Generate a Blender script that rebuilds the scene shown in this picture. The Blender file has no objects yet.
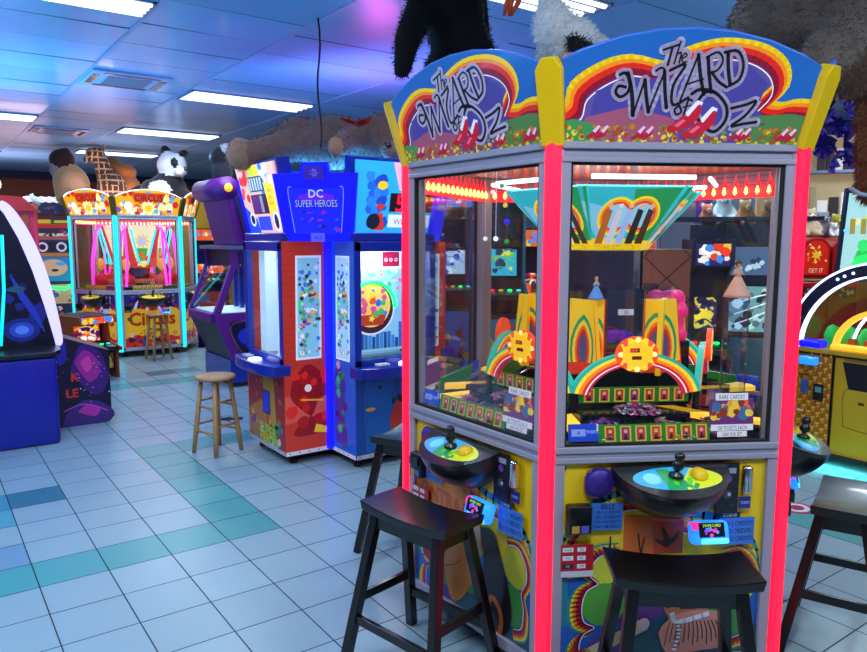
import bpy, bmesh, math, random
from mathutils import Vector, Matrix
from mathutils.geometry import tessellate_polygon
R = math.radians
random.seed(7)
scene = bpy.context.scene
COL = scene.collection
H = 1.62          # camera height
# ------------------------------------------------------------------ camera
FPX = 719.5
YAW, PITCH, ROLL = R(35.794), R(6.922), R(0.118)
cam_d = bpy.data.cameras.new('camera'); cam = bpy.data.objects.new('camera', cam_d); COL.objects.link(cam)
cam_d.sensor_fit = 'HORIZONTAL'; cam_d.sensor_width = 36; cam_d.lens = FPX / 867 * 36
cam_d.clip_start = .05; cam_d.clip_end = 60
fw = Vector((math.sin(YAW) * math.cos(PITCH), math.cos(YAW) * math.cos(PITCH), -math.sin(PITCH)))
rt = Vector((math.cos(YAW), -math.sin(YAW), 0)); up = rt.cross(fw)
r2 = rt * math.cos(ROLL) + up * math.sin(ROLL); u2 = -rt * math.sin(ROLL) + up * math.cos(ROLL)
cm = Matrix((r2, u2, -fw)).transposed().to_4x4(); cm.translation = Vector((0, 0, H))
cam.matrix_world = cm
scene.camera = cam
def at(px, py, D):
    """world point seen at a photo pixel at horizontal depth D (used to read positions off the photo)"""
    d = r2 * ((px - 433.5) / FPX) + u2 * (-(py - 326) / FPX) + fw
    k = D / (d.x * math.sin(YAW) + d.y * math.cos(YAW))
    return Vector((0, 0, H)) + d * k
# ------------------------------------------------------------------ colours and materials
def lin(h):
    if not isinstance(h, str): return tuple(h[:3])
    h = h.lstrip('#'); o = []
    for i in (0, 2, 4):
        v = int(h[i:i + 2], 16) / 255
        o.append(v / 12.92 if v <= .04045 else ((v + .055) / 1.055) ** 2.4)
    return tuple(o)
MATS = {}
def mat(name, color=None, rough=.5, metal=0, emit=None, es=0, coat=0, var=.08, nscale=8, bump=0, bscale=60, attr=False, trans=0, sheen=0):
    """procedural material: noise-varied colour, optional face-colour attribute, optional glow"""
    if name in MATS: return MATS[name]
    m = bpy.data.materials.new(name); m.use_nodes = True; nt = m.node_tree; N = nt.nodes; L = nt.links
    b = N['Principled BSDF']
    tc = N.new('ShaderNodeTexCoord'); nz = N.new('ShaderNodeTexNoise'); nz.inputs['Scale'].default_value = nscale
    nz.inputs['Detail'].default_value = 4
    L.new(tc.outputs['Object'], nz.inputs['Vector'])
    mr = N.new('ShaderNodeMapRange'); mr.inputs['To Min'].default_value = 1 - var; mr.inputs['To Max'].default_value = 1 + var
    L.new(nz.outputs['Fac'], mr.inputs['Value'])
    mx = N.new('ShaderNodeMix'); mx.data_type = 'RGBA'; mx.blend_type = 'MULTIPLY'; mx.inputs[0].default_value = 1
    L.new(mr.outputs[0], mx.inputs[7])
    if attr:
        at_ = N.new('ShaderNodeAttribute'); at_.attribute_name = 'Col'; L.new(at_.outputs['Color'], mx.inputs[6])
    else: mx.inputs[6].default_value = (*lin(color), 1)
    L.new(mx.outputs[2], b.inputs['Base Color'])
    b.inputs['Roughness'].default_value = rough; b.inputs['Metallic'].default_value = metal
    b.inputs['Coat Weight'].default_value = coat; b.inputs['Coat Roughness'].default_value = .08
    if sheen: b.inputs['Sheen Weight'].default_value = sheen
    if es:
        b.inputs['Emission Strength'].default_value = es
        if attr and emit is None: L.new(at_.outputs['Color'], b.inputs['Emission Color'])
        else: b.inputs['Emission Color'].default_value = (*lin(emit or color), 1)
    if bump:
        n2 = N.new('ShaderNodeTexNoise'); n2.inputs['Scale'].default_value = bscale; L.new(tc.outputs['Object'], n2.inputs['Vector'])
        bp = N.new('ShaderNodeBump'); bp.inputs['Strength'].default_value = bump; bp.inputs['Distance'].default_value = .01
        L.new(n2.outputs['Fac'], bp.inputs['Height']); L.new(bp.outputs[0], b.inputs['Normal'])
    MATS[name] = m; return m
def glass_mat(name, tint='#ffffff', refl=.10):
    if name in MATS: return MATS[name]
    m = bpy.data.materials.new(name); m.use_nodes = True; nt = m.node_tree; N = nt.nodes; L = nt.links
    N.remove(N['Principled BSDF']); out = N['Material Output']
    t = N.new('ShaderNodeBsdfTransparent'); t.inputs[0].default_value = (*lin(tint), 1)
    g = N.new('ShaderNodeBsdfGlossy'); g.inputs['Roughness'].default_value = .02
    lw = N.new('ShaderNodeLayerWeight'); lw.inputs['Blend'].default_value = .25
    mr = N.new('ShaderNodeMapRange'); mr.inputs['To Min'].default_value = refl * .4; mr.inputs['To Max'].default_value = refl * 5
    nz = N.new('ShaderNodeTexNoise'); nz.inputs['Scale'].default_value = 3
    L.new(lw.outputs['Fresnel'], mr.inputs['Value'])
    mx = N.new('ShaderNodeMixShader'); L.new(mr.outputs[0], mx.inputs[0]); L.new(t.outputs[0], mx.inputs[1]); L.new(g.outputs[0], mx.inputs[2])
    L.new(mx.outputs[0], out.inputs[0]); MATS[name] = m; return m
def M_(n): return MATS[n]
mat('print', rough=.35, attr=True, var=.05, coat=.2)
mat('print_matte', rough=.7, attr=True, var=.1)
mat('lit_low', rough=.35, attr=True, es=.35, var=.05, coat=.2)
mat('lit_mid', rough=.4, attr=True, es=.8, var=.05)
mat('lit_high', rough=.4, attr=True, es=1.8, var=.05)
mat('fur', rough=.95, attr=True, var=.25, nscale=40, bump=.6, bscale=90, sheen=.2)
mat('aluminium', '#a9a4b4', rough=.42, metal=.25, var=.05)
mat('aluminium_blue', '#8088b0', rough=.35, metal=.7, var=.05)
mat('chrome', '#d8d8dc', rough=.12, metal=1, var=.02)
mat('black_plastic', '#0b0b0d', rough=.35, var=.2, coat=.3)
mat('black_lacquer', '#070506', rough=.3, var=.3, coat=.22, nscale=20, bump=.05, bscale=25)
mat('dark_deck', '#120c16', rough=.12, var=.2, metal=.3)
mat('yellow_plastic', '#ffcc00', rough=.4, var=.04)
mat('pine', '#b98a55', rough=.45, var=.22, nscale=14)
mat('rubber', '#101010', rough=.8)
mat('pink_led', '#ff1c4a', rough=.4, emit='#ff102c', es=1.5)
mat('cyan_led', '#20d8e0', rough=.4, emit='#10c8d8', es=1.5)
mat('blue_led', '#0a14ff', rough=.4, emit='#0808ff', es=2.4)
mat('white_led', '#ffffff', rough=.4, emit='#e8f2ff', es=2.2)
mat('red_led', '#ff1818', rough=.4, emit='#ff1020', es=3)
mat('green_led', '#20ff70', rough=.4, emit='#18ff60', es=3)
mat('violet_led', '#e050e0', rough=.4, emit='#e040d0', es=1.3)
mat('ice_led', '#d0e0ff', rough=.4, emit='#b8c8ff', es=3)
mat('warm_led', '#ffe890', rough=.4, emit='#ffd860', es=5)
mat('blue_plastic', '#0b2a9c', rough=.3, coat=.4)
mat('purple_plastic', '#6a1280', rough=.5, coat=.05)
mat('red_plastic', '#b01210', rough=.3, coat=.4)
mat('navy', '#0a1030', rough=.45)
mat('white_paint', '#c9ccd4', rough=.4)
mat('token', rough=.25, metal=.7, attr=True)
mat('mirror_dark', '#35303c', rough=.08, metal=.9)
glass_mat('glass', '#ffffff', .055)
mat('seat_blue', '#0c1c9c', rough=.35, coat=.2)
mat('space_print', rough=.3, attr=True, es=.25, var=.1)
mat('edge_glow', '#c8b8f0', rough=.4, emit='#c0b8ff', es=1.1)
mat('violet_soft', '#d040a0', rough=.4, emit='#e03090', es=1.2)
mat('cyan_soft', '#60e0f0', rough=.3, emit='#50d8f0', es=1.1)
mat('fur_dark', rough=1, attr=True, var=.2, nscale=30)
mat('warm_soft', '#f0c83c', rough=.4, emit='#f0b820', es=.8)
mat('green_glow', '#1c9838', rough=.5, emit='#18c040', es=.4)
mat('white_soft', '#f0f0f8', rough=.5, emit='#e0e8ff', es=.8)
mat('shelf_back', '#c0a880', rough=.6, emit='#d8c090', es=.25)  # slight emission put into the board so it looks lit
mat('ice_matte', '#a8c0d0', rough=.7)
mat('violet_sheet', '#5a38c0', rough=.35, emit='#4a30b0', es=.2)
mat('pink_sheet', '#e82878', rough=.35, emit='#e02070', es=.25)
glass_mat('acrylic', '#e8f0ff', .16)
# ------------------------------------------------------------------ mesh builder
class MB:
    def __init__(s): s.v = []; s.f = []; s.c = []; s.m = []; s.sm = []; s.X = Matrix.Identity(4); s.cc = (1, 1, 1); s.mi = 0; s.smooth = False
    def col(s, h): s.cc = lin(h); return s
    def mt(s, i): s.mi = i; return s
    def at(s, loc=(0, 0, 0), rz=0, rx=0, ry=0):
        s.X = Matrix.Translation(loc) @ Matrix.Rotation(rz, 4, 'Z') @ Matrix.Rotation(ry, 4, 'Y') @ Matrix.Rotation(rx, 4, 'X'); return s
    def raw(s, vs, fs, smooth=None):
        o = len(s.v); s.v += [tuple(s.X @ Vector(p)) for p in vs]
        for f in fs:
            s.f.append([o + i for i in f]); s.c.append(s.cc); s.m.append(s.mi); s.sm.append(s.smooth if smooth is None else smooth)
        return s
    def box(s, c, d, tx=1, ty=1):
        x, y, z = c; a, b, h = d[0] / 2, d[1] / 2, d[2] / 2
        vs = [(x - a, y - b, z - h), (x + a, y - b, z - h), (x + a, y + b, z - h), (x - a, y + b, z - h),
              (x - a * tx, y - b * ty, z + h), (x + a * tx, y - b * ty, z + h), (x + a * tx, y + b * ty, z + h), (x - a * tx, y + b * ty, z + h)]
        return s.raw(vs, [(3, 2, 1, 0), (4, 5, 6, 7), (0, 1, 5, 4), (1, 2, 6, 5), (2, 3, 7, 6), (3, 0, 4, 7)])
    def b2(s, x0, x1, y0, y1, z0, z1): return s.box(((x0 + x1) / 2, (y0 + y1) / 2, (z0 + z1) / 2), (abs(x1 - x0), abs(y1 - y0), abs(z1 - z0)))
    def bevbox(s, c, d, r=.01, n=3):
        """box with rounded vertical and horizontal edges (superellipsoid-like rings)"""
        x, y, z = c; a, b, h = d[0] / 2, d[1] / 2, d[2] / 2; r = min(r, a * .99, b * .99, h * .99)
        prof = [(r - r * math.sin(t * math.pi / 2 / n), -h + r - r * math.cos(t * math.pi / 2 / n)) for t in range(n + 1)][::1]
        rings = [(i, zz) for i, zz in prof] + [(i, -zz) for i, zz in prof[::-1]]
        k = 4 * (n + 1); vs = []
        for ins, zz in rings:
            for q, (sx, sy) in enumerate(((1, 1), (-1, 1), (-1, -1), (1, -1))):
                for t in range(n + 1):
                    an = (q * 90 + 90 * t / n) * math.pi / 180; rr = r - ins
                    vs.append((x + sx * (a - r) + rr * math.cos(an), y + sy * (b - r) + rr * math.sin(an), z + zz))
        fs = []
        for i in range(len(rings) - 1):
            for j in range(k): fs.append((i * k + j, i * k + (j + 1) % k, (i + 1) * k + (j + 1) % k, (i + 1) * k + j))
        fs.append(tuple(range(k))[::-1]); fs.append(tuple((len(rings) - 1) * k + j for j in range(k)))
        return s.raw(vs, fs, True)
    def prism(s, pts, z0, z1, top=None):
        """vertical prism from an xy outline"""
        n = len(pts); top = top or pts
        vs = [(p[0], p[1], z0) for p in pts] + [(p[0], p[1], z1) for p in top]
        return s.raw(vs, [tuple(range(n))[::-1], tuple(range(n, 2 * n))] + [(i, (i + 1) % n, n + (i + 1) % n, n + i) for i in range(n)])
    def slab(s, pts, y0, y1):
        """upright slab from an xz outline, between y0 (front) and y1"""
        n = len(pts); vs = [(p[0], y0, p[1]) for p in pts] + [(p[0], y1, p[1]) for p in pts]
        return s.raw(vs, [tuple(range(n)), tuple(range(n, 2 * n))[::-1]] + [(i, n + i, n + (i + 1) % n, (i + 1) % n) for i in range(n)])
    def tube(s, pts, r, n=8, cap=True):
        pts = [Vector(p) for p in pts]; rs = r if isinstance(r, (list, tuple)) else [r] * len(pts); vs = []; up_ = None
        for i, p in enumerate(pts):
            d = (pts[min(i + 1, len(pts) - 1)] - pts[max(i - 1, 0)]).normalized()
            if up_ is None: up_ = Vector((0, 0, 1)) if abs(d.z) < .9 else Vector((1, 0, 0))
            a = d.cross(up_).normalized(); b = a.cross(d).normalized(); up_ = b
            for j in range(n):
                t = 2 * math.pi * j / n; vs.append(p + a * math.cos(t) * rs[i] + b * math.sin(t) * rs[i])
        fs = [(i * n + j, i * n + (j + 1) % n, (i + 1) * n + (j + 1) % n, (i + 1) * n + j) for i in range(len(pts) - 1) for j in range(n)]
        if cap: fs += [tuple(range(n))[::-1], tuple((len(pts) - 1) * n + j for j in range(n))]
        return s.raw(vs, fs, n > 4)
    def lathe(s, prof, n=24, c=(0, 0, 0), a0=0, a1=360, sx=1, sy=1):
        full = abs(a1 - a0) >= 359.9; k = n if full else n + 1; vs = []
        for r, z in prof:
            for j in range(k):
                t = R(a0 + (a1 - a0) * j / n); vs.append((c[0] + r * math.cos(t) * sx, c[1] + r * math.sin(t) * sy, c[2] + z))
        fs = [(i * k + j, i * k + (j + 1) % k, (i + 1) * k + (j + 1) % k, (i + 1) * k + j) for i in range(len(prof) - 1) for j in range(n)]
        if full:
            if prof[0][0] > 1e-5: fs.append(tuple(range(k))[::-1])
            if prof[-1][0] > 1e-5: fs.append(tuple((len(prof) - 1) * k + j for j in range(k)))
        return s.raw(vs, fs, True)
    def ball(s, c, r, n=14, rot=None):
        if not isinstance(r, (tuple, list)): r = (r, r, r)
        m = n // 2; vs = []; Q = rot or Matrix.Identity(3)
        for i in range(m + 1):
            for j in range(n):
                a = math.pi * i / m; t = 2 * math.pi * j / n
                p = Q @ Vector((r[0] * math.sin(a) * math.cos(t), r[1] * math.sin(a) * math.sin(t), -r[2] * math.cos(a)))
                vs.append((c[0] + p.x, c[1] + p.y, c[2] + p.z))
        return s.raw(vs, [(i * n + j, i * n + (j + 1) % n, (i + 1) * n + (j + 1) % n, (i + 1) * n + j) for i in range(m) for j in range(n)], True)
    def mesh(s, name):
        me = bpy.data.meshes.new(name); me.from_pydata(s.v, [], s.f)
        a = me.color_attributes.new('Col', 'FLOAT_COLOR', 'CORNER'); buf = []
        for f, c in zip(s.f, s.c): buf += [c[0], c[1], c[2], 1] * len(f)
        if len(buf) == len(a.data) * 4: a.data.foreach_set('color', buf)
        me.polygons.foreach_set('material_index', s.m); me.polygons.foreach_set('use_smooth', s.sm); me.update(); return me
    def build(s, name, mats, parent=None, loc=(0, 0, 0), rot=(0, 0, 0), fix=True, bevel=0):
        me = s.mesh(name)
        if fix:
            bm = bmesh.new(); bm.from_mesh(me); bmesh.ops.recalc_face_normals(bm, faces=bm.faces); bm.to_mesh(me); bm.free()
        for m in (mats if isinstance(mats, (list, tuple)) else [mats]): me.materials.append(MATS[m])
        o = bpy.data.objects.new(name, me); COL.objects.link(o); o.location = loc; o.rotation_euler = rot
        if parent: o.parent = parent
        if bevel:
            b = o.modifiers.new('bevel', 'BEVEL'); b.width = bevel; b.segments = 2; b.limit_method = 'ANGLE'
        return o
# ------------------------------------------------------------------ naming
def tag(o, label=None, cat=None, group=None, kind=None):
    if label: o['label'] = label
    if cat: o['category'] = cat
    if group: o['group'] = group
    if kind: o['kind'] = kind
    return o
def thing(name, label, cat, loc=(0, 0, 0), rz=0, group=None):
    o = bpy.data.objects.new(name, None); COL.objects.link(o); o.empty_display_size = .1
    o.location = loc; o.rotation_euler = (0, 0, rz); return tag(o, label, cat, group)
def kids(o): return list(o.children)
def copy_tree(o, parent=None):
    c = o.copy(); COL.objects.link(c)
    if parent: c.parent = parent
    for ch in kids(o): copy_tree(ch, c)
    return c
def dup(o, loc, rz=0, label=None, group=None):
    c = copy_tree(o); c.location = loc; c.rotation_euler = (0, 0, rz)
    if label: c['label'] = label
    if group: c['group'] = group
    return c
def struct(o): o['kind'] = 'structure'; return o
# ------------------------------------------------------------------ artwork: stacked flat shapes on a slab
_txt = {}
def text_mesh(s, bold=0):
    k = (s, bold)
    if k in _txt: return _txt[k]
    cu = bpy.data.curves.new('lettering', 'FONT'); cu.body = s; cu.size = 1; cu.offset = bold; cu.align_x = 'CENTER'; cu.resolution_u = 2
    o = bpy.data.objects.new('lettering', cu); COL.objects.link(o)
    dg = bpy.context.evaluated_depsgraph_get(); dg.update(); me = o.evaluated_get(dg).to_mesh()
    r = ([(v.co.x, v.co.y) for v in me.vertices], [list(p.vertices) for p in me.polygons])
    o.evaluated_get(dg).to_mesh_clear(); bpy.data.objects.remove(o); bpy.data.curves.remove(cu)
    _txt[k] = r; return r
def clip_convex(poly, clip):
    out = list(poly)
    for i in range(len(clip)):
        a, b = clip[i], clip[(i + 1) % len(clip)]; inp = out; out = []
        if not inp: break
        ins = lambda p: (b[0] - a[0]) * (p[1] - a[1]) - (b[1] - a[1]) * (p[0] - a[0]) >= -1e-9
        for j in range(len(inp)):
            p, q = inp[j - 1], inp[j]; ip, iq = ins(p), ins(q)
            if ip != iq:
                d = (b[0] - a[0]) * (q[1] - p[1]) - (b[1] - a[1]) * (q[0] - p[0])
                t = ((b[1] - a[1]) * (p[0] - a[0]) - (b[0] - a[0]) * (p[1] - a[1])) / d if abs(d) > 1e-12 else 0
                out.append((p[0] + (q[0] - p[0]) * t, p[1] + (q[1] - p[1]) * t))
            if iq: out.append(q)
    return out
class Art(MB):
    """print: outline slab + shapes; x right, z up, front towards -y"""
    def __init__(s, outline, base, th=.012, mp=None, step=.00009):
        super().__init__(); s.outline = outline; s.y = 0.0; s.step = step; s.th = th
        s.mp = mp or (lambda x, y: (x, y)); s.col(base); s.slab(outline, 0, th); s.y = -.0006
    def poly(s, pts, c, clip=True, mapped=True, hold=False):
        if mapped: pts = [s.mp(*p) for p in pts]
        if clip: pts = clip_convex(pts, s.outline)
        if len(pts) < 3: return s
        s.y -= 0 if hold else s.step; s.cc = lin(c)
        tri = tessellate_polygon([[Vector((p[0], p[1], 0)) for p in pts]])
        s.raw([(p[0], s.y, p[1]) for p in pts], [t for t in tri if len(set(t)) == 3], False); return s
    def disc(s, x, y, r, c, n=20, ry=None, a0=0, a1=360, **k):
        ry = ry or r; return s.poly([(x + r * math.cos(R(a0 + (a1 - a0) * i / n)), y + ry * math.sin(R(a0 + (a1 - a0) * i / n))) for i in range(n)], c, **k)
    def rect(s, x0, y0, x1, y1, c, **k): return s.poly([(x0, y0), (x1, y0), (x1, y1), (x0, y1)], c, **k)
    def stroke(s, pts, w, c, closed=False, clip=True, hold=False):
        P = [Vector(s.mp(*p)) for p in smooth_path(pts, 4 if len(pts) > 2 else 1)]; n = len(P); s.y -= 0 if hold else s.step; s.cc = lin(c)
        W = w if isinstance(w, (list, tuple)) else None
        for i in range(n - 1):
            a, b = P[i], P[i + 1]; d = (b - a)
            if d.length < 1e-6: continue
            nn = Vector((-d.y, d.x)).normalized(); t0, t1 = i / (n - 1), (i + 1) / (n - 1)
            w0 = (W[0] + (W[1] - W[0]) * t0 if W else w) / 2; w1 = (W[0] + (W[1] - W[0]) * t1 if W else w) / 2
            e = d.normalized() * w0 * .35
            q = [tuple(a - e + nn * w0), tuple(b + e + nn * w1), tuple(b + e - nn * w1), tuple(a - e - nn * w0)]
            if clip: q = clip_convex(q, s.outline)
            if len(q) >= 3: s.raw([(p[0], s.y, p[1]) for p in q], [tuple(range(len(q)))], False)
        return s
    def ring(s, x, y, radii, cols, **k):
        for r, c in zip(radii, cols): s.disc(x, y, r, c, n=28, **k)
        return s
    def text(s, x, y, size, st, c, rot=0, sx=1, bold=0, mapped=True):
        if mapped: x, y = s.mp(x, y)
        vs, fs = text_mesh(st, bold); s.y -= s.step; s.cc = lin(c); ca, sa = math.cos(R(rot)), math.sin(R(rot))
        s.raw([(x + (p[0] * sx * ca - p[1] * sa) * size, s.y, y + (p[0] * sx * sa + p[1] * ca) * size) for p in vs], fs, False); return s
    def blobs(s, x0, y0, x1, y1, n, rmin, rmax, pal, seed=0, spiky=.35):
        rg = random.Random(seed); base = s.y
        for c in pal: s.y -= s.step
        low = s.y
        for i in range(n):
            x, y, r = rg.uniform(x0, x1), rg.uniform(y0, y1), rg.uniform(rmin, rmax); k = rg.randint(5, 9); ci = rg.randrange(len(pal)); s.y = base - s.step * (ci + 1)
            s.poly([(x + r * rg.uniform(1 - spiky, 1) * math.cos(2 * math.pi * j / k), y + r * rg.uniform(1 - spiky, 1) * math.sin(2 * math.pi * j / k)) for j in range(k)], pal[ci], hold=True)
        s.y = low
        return s
    def star(s, x, y, r, c, n=10, inner=.5, rot=0, **k):
        return s.poly([(x + r * (1 if i % 2 == 0 else inner) * math.cos(math.pi * i / n + rot), y + r * (1 if i % 2 == 0 else inner) * math.sin(math.pi * i / n + rot)) for i in range(2 * n)], c, **k)
def smooth_path(pts, k=4):
    if len(pts) < 3 or k <= 1: return list(pts)
    out = []
    for i in range(len(pts) - 1):
        p0, p1, p2, p3 = pts[max(i - 1, 0)], pts[i], pts[i + 1], pts[min(i + 2, len(pts) - 1)]
        for j in range(k):
            t = j / k; out.append(tuple(.5 * (2 * b + (c - a) * t + (2 * a - 5 * b + 4 * c - d) * t * t + (3 * b - a - 3 * c + d) * t ** 3) for a, b, c, d in zip(p0, p1, p2, p3)))
    out.append(pts[-1]); return out
def rectout(x0, z0, x1, z1): return [(x0, z0), (x1, z0), (x1, z1), (x0, z1)]
def rotv(v, a): return (v[0] * math.cos(a) - v[1] * math.sin(a), v[0] * math.sin(a) + v[1] * math.cos(a))
# ================================================================== THE ROOM
CH = 3.0; X0, X1, Y0, Y1 = -2.2, 9.0, -2.5, 17.4
TA, TB, TX, TY = .30153, .29946, .3754, 3.6593
mat('tile', rough=.3, attr=True, var=.05, nscale=5)
mat('grout', '#1c2a38', rough=.8)
mat('ceiling_tile', rough=.3, attr=True, var=.12, nscale=1.3, coat=.2)
mat('ceiling_grid', '#20304c', rough=.6)
mat('ceiling_bar', '#8fa4cc', rough=.4)
fl = MB(); fl.mt(1).col('#1c2a38').b2(X0, X1, Y0, Y1, -.05, -.0025)
TEAL = '#4f9c9a'; rg = random.Random(3)
special = {(0, 4): '#3f7684', (-1, 4): '#4b8d9c', (-1, 3): '#58a3ac', (-1, 1): '#7394aa', (-2, 3): '#4b8d9c', (6, 17): '#3f7684', (7, 17): '#4f8a90'}
fl.mt(0)
for i in range(int((X0 - TX) / TA) - 1, int((X1 - TX) / TA) + 1):
    for j in range(int((Y0 - TY) / TB) - 1, int((Y1 - TY) / TB) + 1):
        xa, xb, ya, yb = TX + i * TA, TX + (i + 1) * TA, TY + j * TB, TY + (j + 1) * TB
        xa, xb, ya, yb = max(xa, X0), min(xb, X1), max(ya, Y0), min(yb, Y1)
        if xb - xa < .02 or yb - ya < .02: continue
        teal = (j == 0 and i <= 3) or (i == 3 and 0 < j <= 6) or (j == 6 and 3 <= i <= 9) or (j == 15 and -4 <= i <= 9) or (i == 12 and -20 < j < 0)
        k = rg.uniform(.93, 1.04); base = lin(special.get((i, j), TEAL if teal else '#93abb0'))
        fl.cc = tuple(c * k for c in base); g = .0028; t = [rg.uniform(-.0003, .0003) for _ in range(4)]
        fl.raw([(xa + g, ya + g, t[0]), (xb - g, ya + g, t[1]), (xb - g, yb - g, t[2]), (xa + g, yb - g, t[3])], [(0, 1, 2, 3)])
struct(fl.build('floor', ['tile', 'grout'], fix=False))
# ceiling: long metal panels with thin dark joints, bars along the room
ce = MB(); ce.mt(1).col('#20304c').b2(X0, X1, Y0, Y1, CH + .006, CH + .06)
bars = [-1.55, -.02, 1.286, 2.206, 3.51, 4.43, 5.74, 6.66, 7.97, 8.89]
offs = {0: .1, 1: .33, 2: .12, 3: .3, 4: .05, 5: .22}
edges = [X0] + bars + [X1]
ce.mt(0)
for q in range(len(edges) - 1):
    y = Y0 - offs.get(q % 6, .2)
    while y < Y1:
        ya, yb = max(y, Y0), min(y + .56, Y1); y += .56
        if yb - ya < .03: continue
        k = rg.uniform(.88, 1.06); ce.cc = tuple(c * k for c in lin('#74aedb')); t = [rg.uniform(-.003, .003) for _ in range(4)]
        ce.raw([(edges[q] + .004, ya + .004, CH + t[0]), (edges[q + 1] - .004, ya + .004, CH + t[1]), (edges[q + 1] - .004, yb - .004, CH + t[2]), (edges[q] + .004, yb - .004, CH + t[3])], [(3, 2, 1, 0)])
ce.mt(2).col('#8fa4cc')
for b in bars: ce.b2(b - .012, b + .012, Y0, Y1, CH - .006, CH + .004)
struct(ce.build('ceiling', ['ceiling_tile', 'ceiling_grid', 'ceiling_bar'], fix=False))
mat('wall_rust', '#8a4630', rough=.8, var=.15, nscale=3)
mat('wall_grey', '#6e7488', rough=.8, var=.1, nscale=3)
mat('wall_navy', '#17204c', rough=.7, var=.12, nscale=3)
struct(MB().b2(X0, X1, Y1, Y1 + .1, 0, CH).build('wall_back', 'wall_rust'))
struct(MB().b2(X0 - .1, X0, Y0, Y1, 0, CH).build('wall_left', 'wall_rust'))
struct(MB().b2(X1, X1 + .1, Y0, Y1, 0, CH).build('wall_right', 'wall_grey'))
struct(MB().b2(X0, X1, Y0 - .1, Y0, 0, CH).build('wall_front', 'wall_grey'))
struct(MB().b2(X0, X1, Y1 - .12, Y1, CH - .16, CH).build('trim_1', 'wall_navy'))
# blue framed shop window with lit shelves behind, on the right hand wall
win = MB(); wx = X1 - .05
for y in (2.0, 3.35, 4.62, 6.0): win.b2(wx - .06, wx + .04, y - .09, y + .09, 1.5, CH)
win.b2(wx - .06, wx + .04, 1.9, 6.1, 1.45, 1.6); win.b2(wx - .06, wx + .04, 1.9, 6.1, 2.85, CH)
struct(win.build('window_1', 'blue_plastic'))
# ceiling lights
mat('tube_light', '#ffffff', emit='#e0ecff', es=2.0)
mat('tray_rib', '#7f8ca6', rough=.4, metal=.2)
mat('light_tray', '#d6deea', rough=.3, metal=.4)
def ceiling_light(x0, x1, y0, y1, label, watts=30, group='recessed tube lights in the ceiling'):
    cx, cy = (x0 + x1) / 2, (y0 + y1) / 2; w, d = x1 - x0, y1 - y0
    t = thing('ceiling_light', label, 'light', (cx, cy, CH), 0, group)
    f = MB()
    f.b2(-w / 2, w / 2, -d / 2, -d / 2 + .02, -.012, .01); f.b2(-w / 2, w / 2, d / 2 - .02, d / 2, -.012, .01)
    f.b2(-w / 2, -w / 2 + .02, -d / 2, d / 2, -.02, .01); f.b2(w / 2 - .02, w / 2, -d / 2, d / 2, -.02, .01)
    for i in range(1, 4): f.b2(-w / 2, w / 2, -d / 2 + d * i / 4 - .010, -d / 2 + d * i / 4 + .010, -.012, .0)
    f.build('frame', 'tray_rib', t)
    for i in range(4): MB().tube([(-w / 2 + .02, -d / 2 + d * (i + .5) / 4, -.008), (w / 2 - .02, -d / 2 + d * (i + .5) / 4, -.008)], .02, 8).build('tube', 'tube_light', t)
    l = bpy.data.lights.new('lamp', 'AREA'); l.shape = 'RECTANGLE'; l.size = w * .9; l.size_y = d * .8; l.energy = watts; l.color = (.72, .86, 1)
    o = bpy.data.objects.new('lamp', l); COL.objects.link(o); o.location = (0, 0, -.035); o.parent = t
ceiling_light(0.0, 1.27, 4.55, 4.85, 'ceiling tube light cut by the top left edge of the photo')
ceiling_light(2.22, 3.50, 6.95, 7.42, 'ceiling tube light nearest the lying brown bear')
ceiling_light(2.24, 3.49, 9.75, 10.2, 'ceiling tube light just in front of the panda')
ceiling_light(0.0, 1.27, 9.42, 9.85, 'ceiling tube light at the left edge of the photo')
ceiling_light(2.22, 3.45, 12.6, 13.0, 'ceiling tube light seen just over the giraffe')
ceiling_light(0.0, 1.27, 13.6, 14.0, 'added ceiling tube light farthest back at the left', 60)  # added to lighten the dim far ceiling
ceiling_light(4.44, 5.7, 12.6, 13.0, 'added ceiling tube light beyond the purple machine', 60)  # extra fixture put in so the far end is less dark
ceiling_light(2.22, 3.45, 2.98, 3.35, 'ceiling tube light above the white plush bird', 22)
ceiling_light(4.5, 5.7, 3.3, 3.7, 'added ceiling tube light hidden above the grey plush', 30)  # unseen fixture added to light the grey plush
ceiling_light(6.7, 7.9, 5.4, 5.8, 'ceiling tube light over the right side aisle', 40)
ceiling_light(6.7, 7.9, 2.6, 3.0, 'ceiling tube light over the red machines', 40)
ceiling_light(0.0, 1.27, .2, .5, 'ceiling tube light over the near floor', 60)
ceiling_light(2.22, 3.45, -.9, -.5, 'added unseen ceiling tube light over the floor at the near right', 50)  # added out of view to brighten the pusher's lower panels from the front
ceiling_light(-1.4, -.1, 2.6, 3.0, 'ceiling tube light over the left aisle', 50)
mat('ac_white', '#b0a8c4', rough=.5)
def ac_unit(x0, x1, y0, y1, label):
    cx, cy = (x0 + x1) / 2, (y0 + y1) / 2; w, d = x1 - x0, y1 - y0
    t = thing('air_conditioner', label, 'air conditioner', (cx, cy, CH), 0, 'ceiling air conditioners')
    MB().bevbox((0, 0, -.008), (w, d, .025), .008).build('panel', 'ac_white', t)
    for o_ in (): pass
    g = MB().b2(-w * .28, w * .28, -d * .28, d * .28, -.028, -.02)
    for i in range(9): g.b2(-w * .27, w * .27, -d * .26 + d * .52 * i / 8 - .004, -d * .26 + d * .52 * i / 8 + .004, -.033, -.028)
    g.build('grille', 'aluminium', t)
    s = MB()
    for sx, sy, a, b in ((0, -.4, w * .7, .05), (0, .4, w * .7, .05), (-.42, 0, .05, d * .6), (.42, 0, .05, d * .6)): s.box((sx * w, sy * d, -.022), (a, b, .006))
    s.build('louver', 'black_plastic', t)
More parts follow.
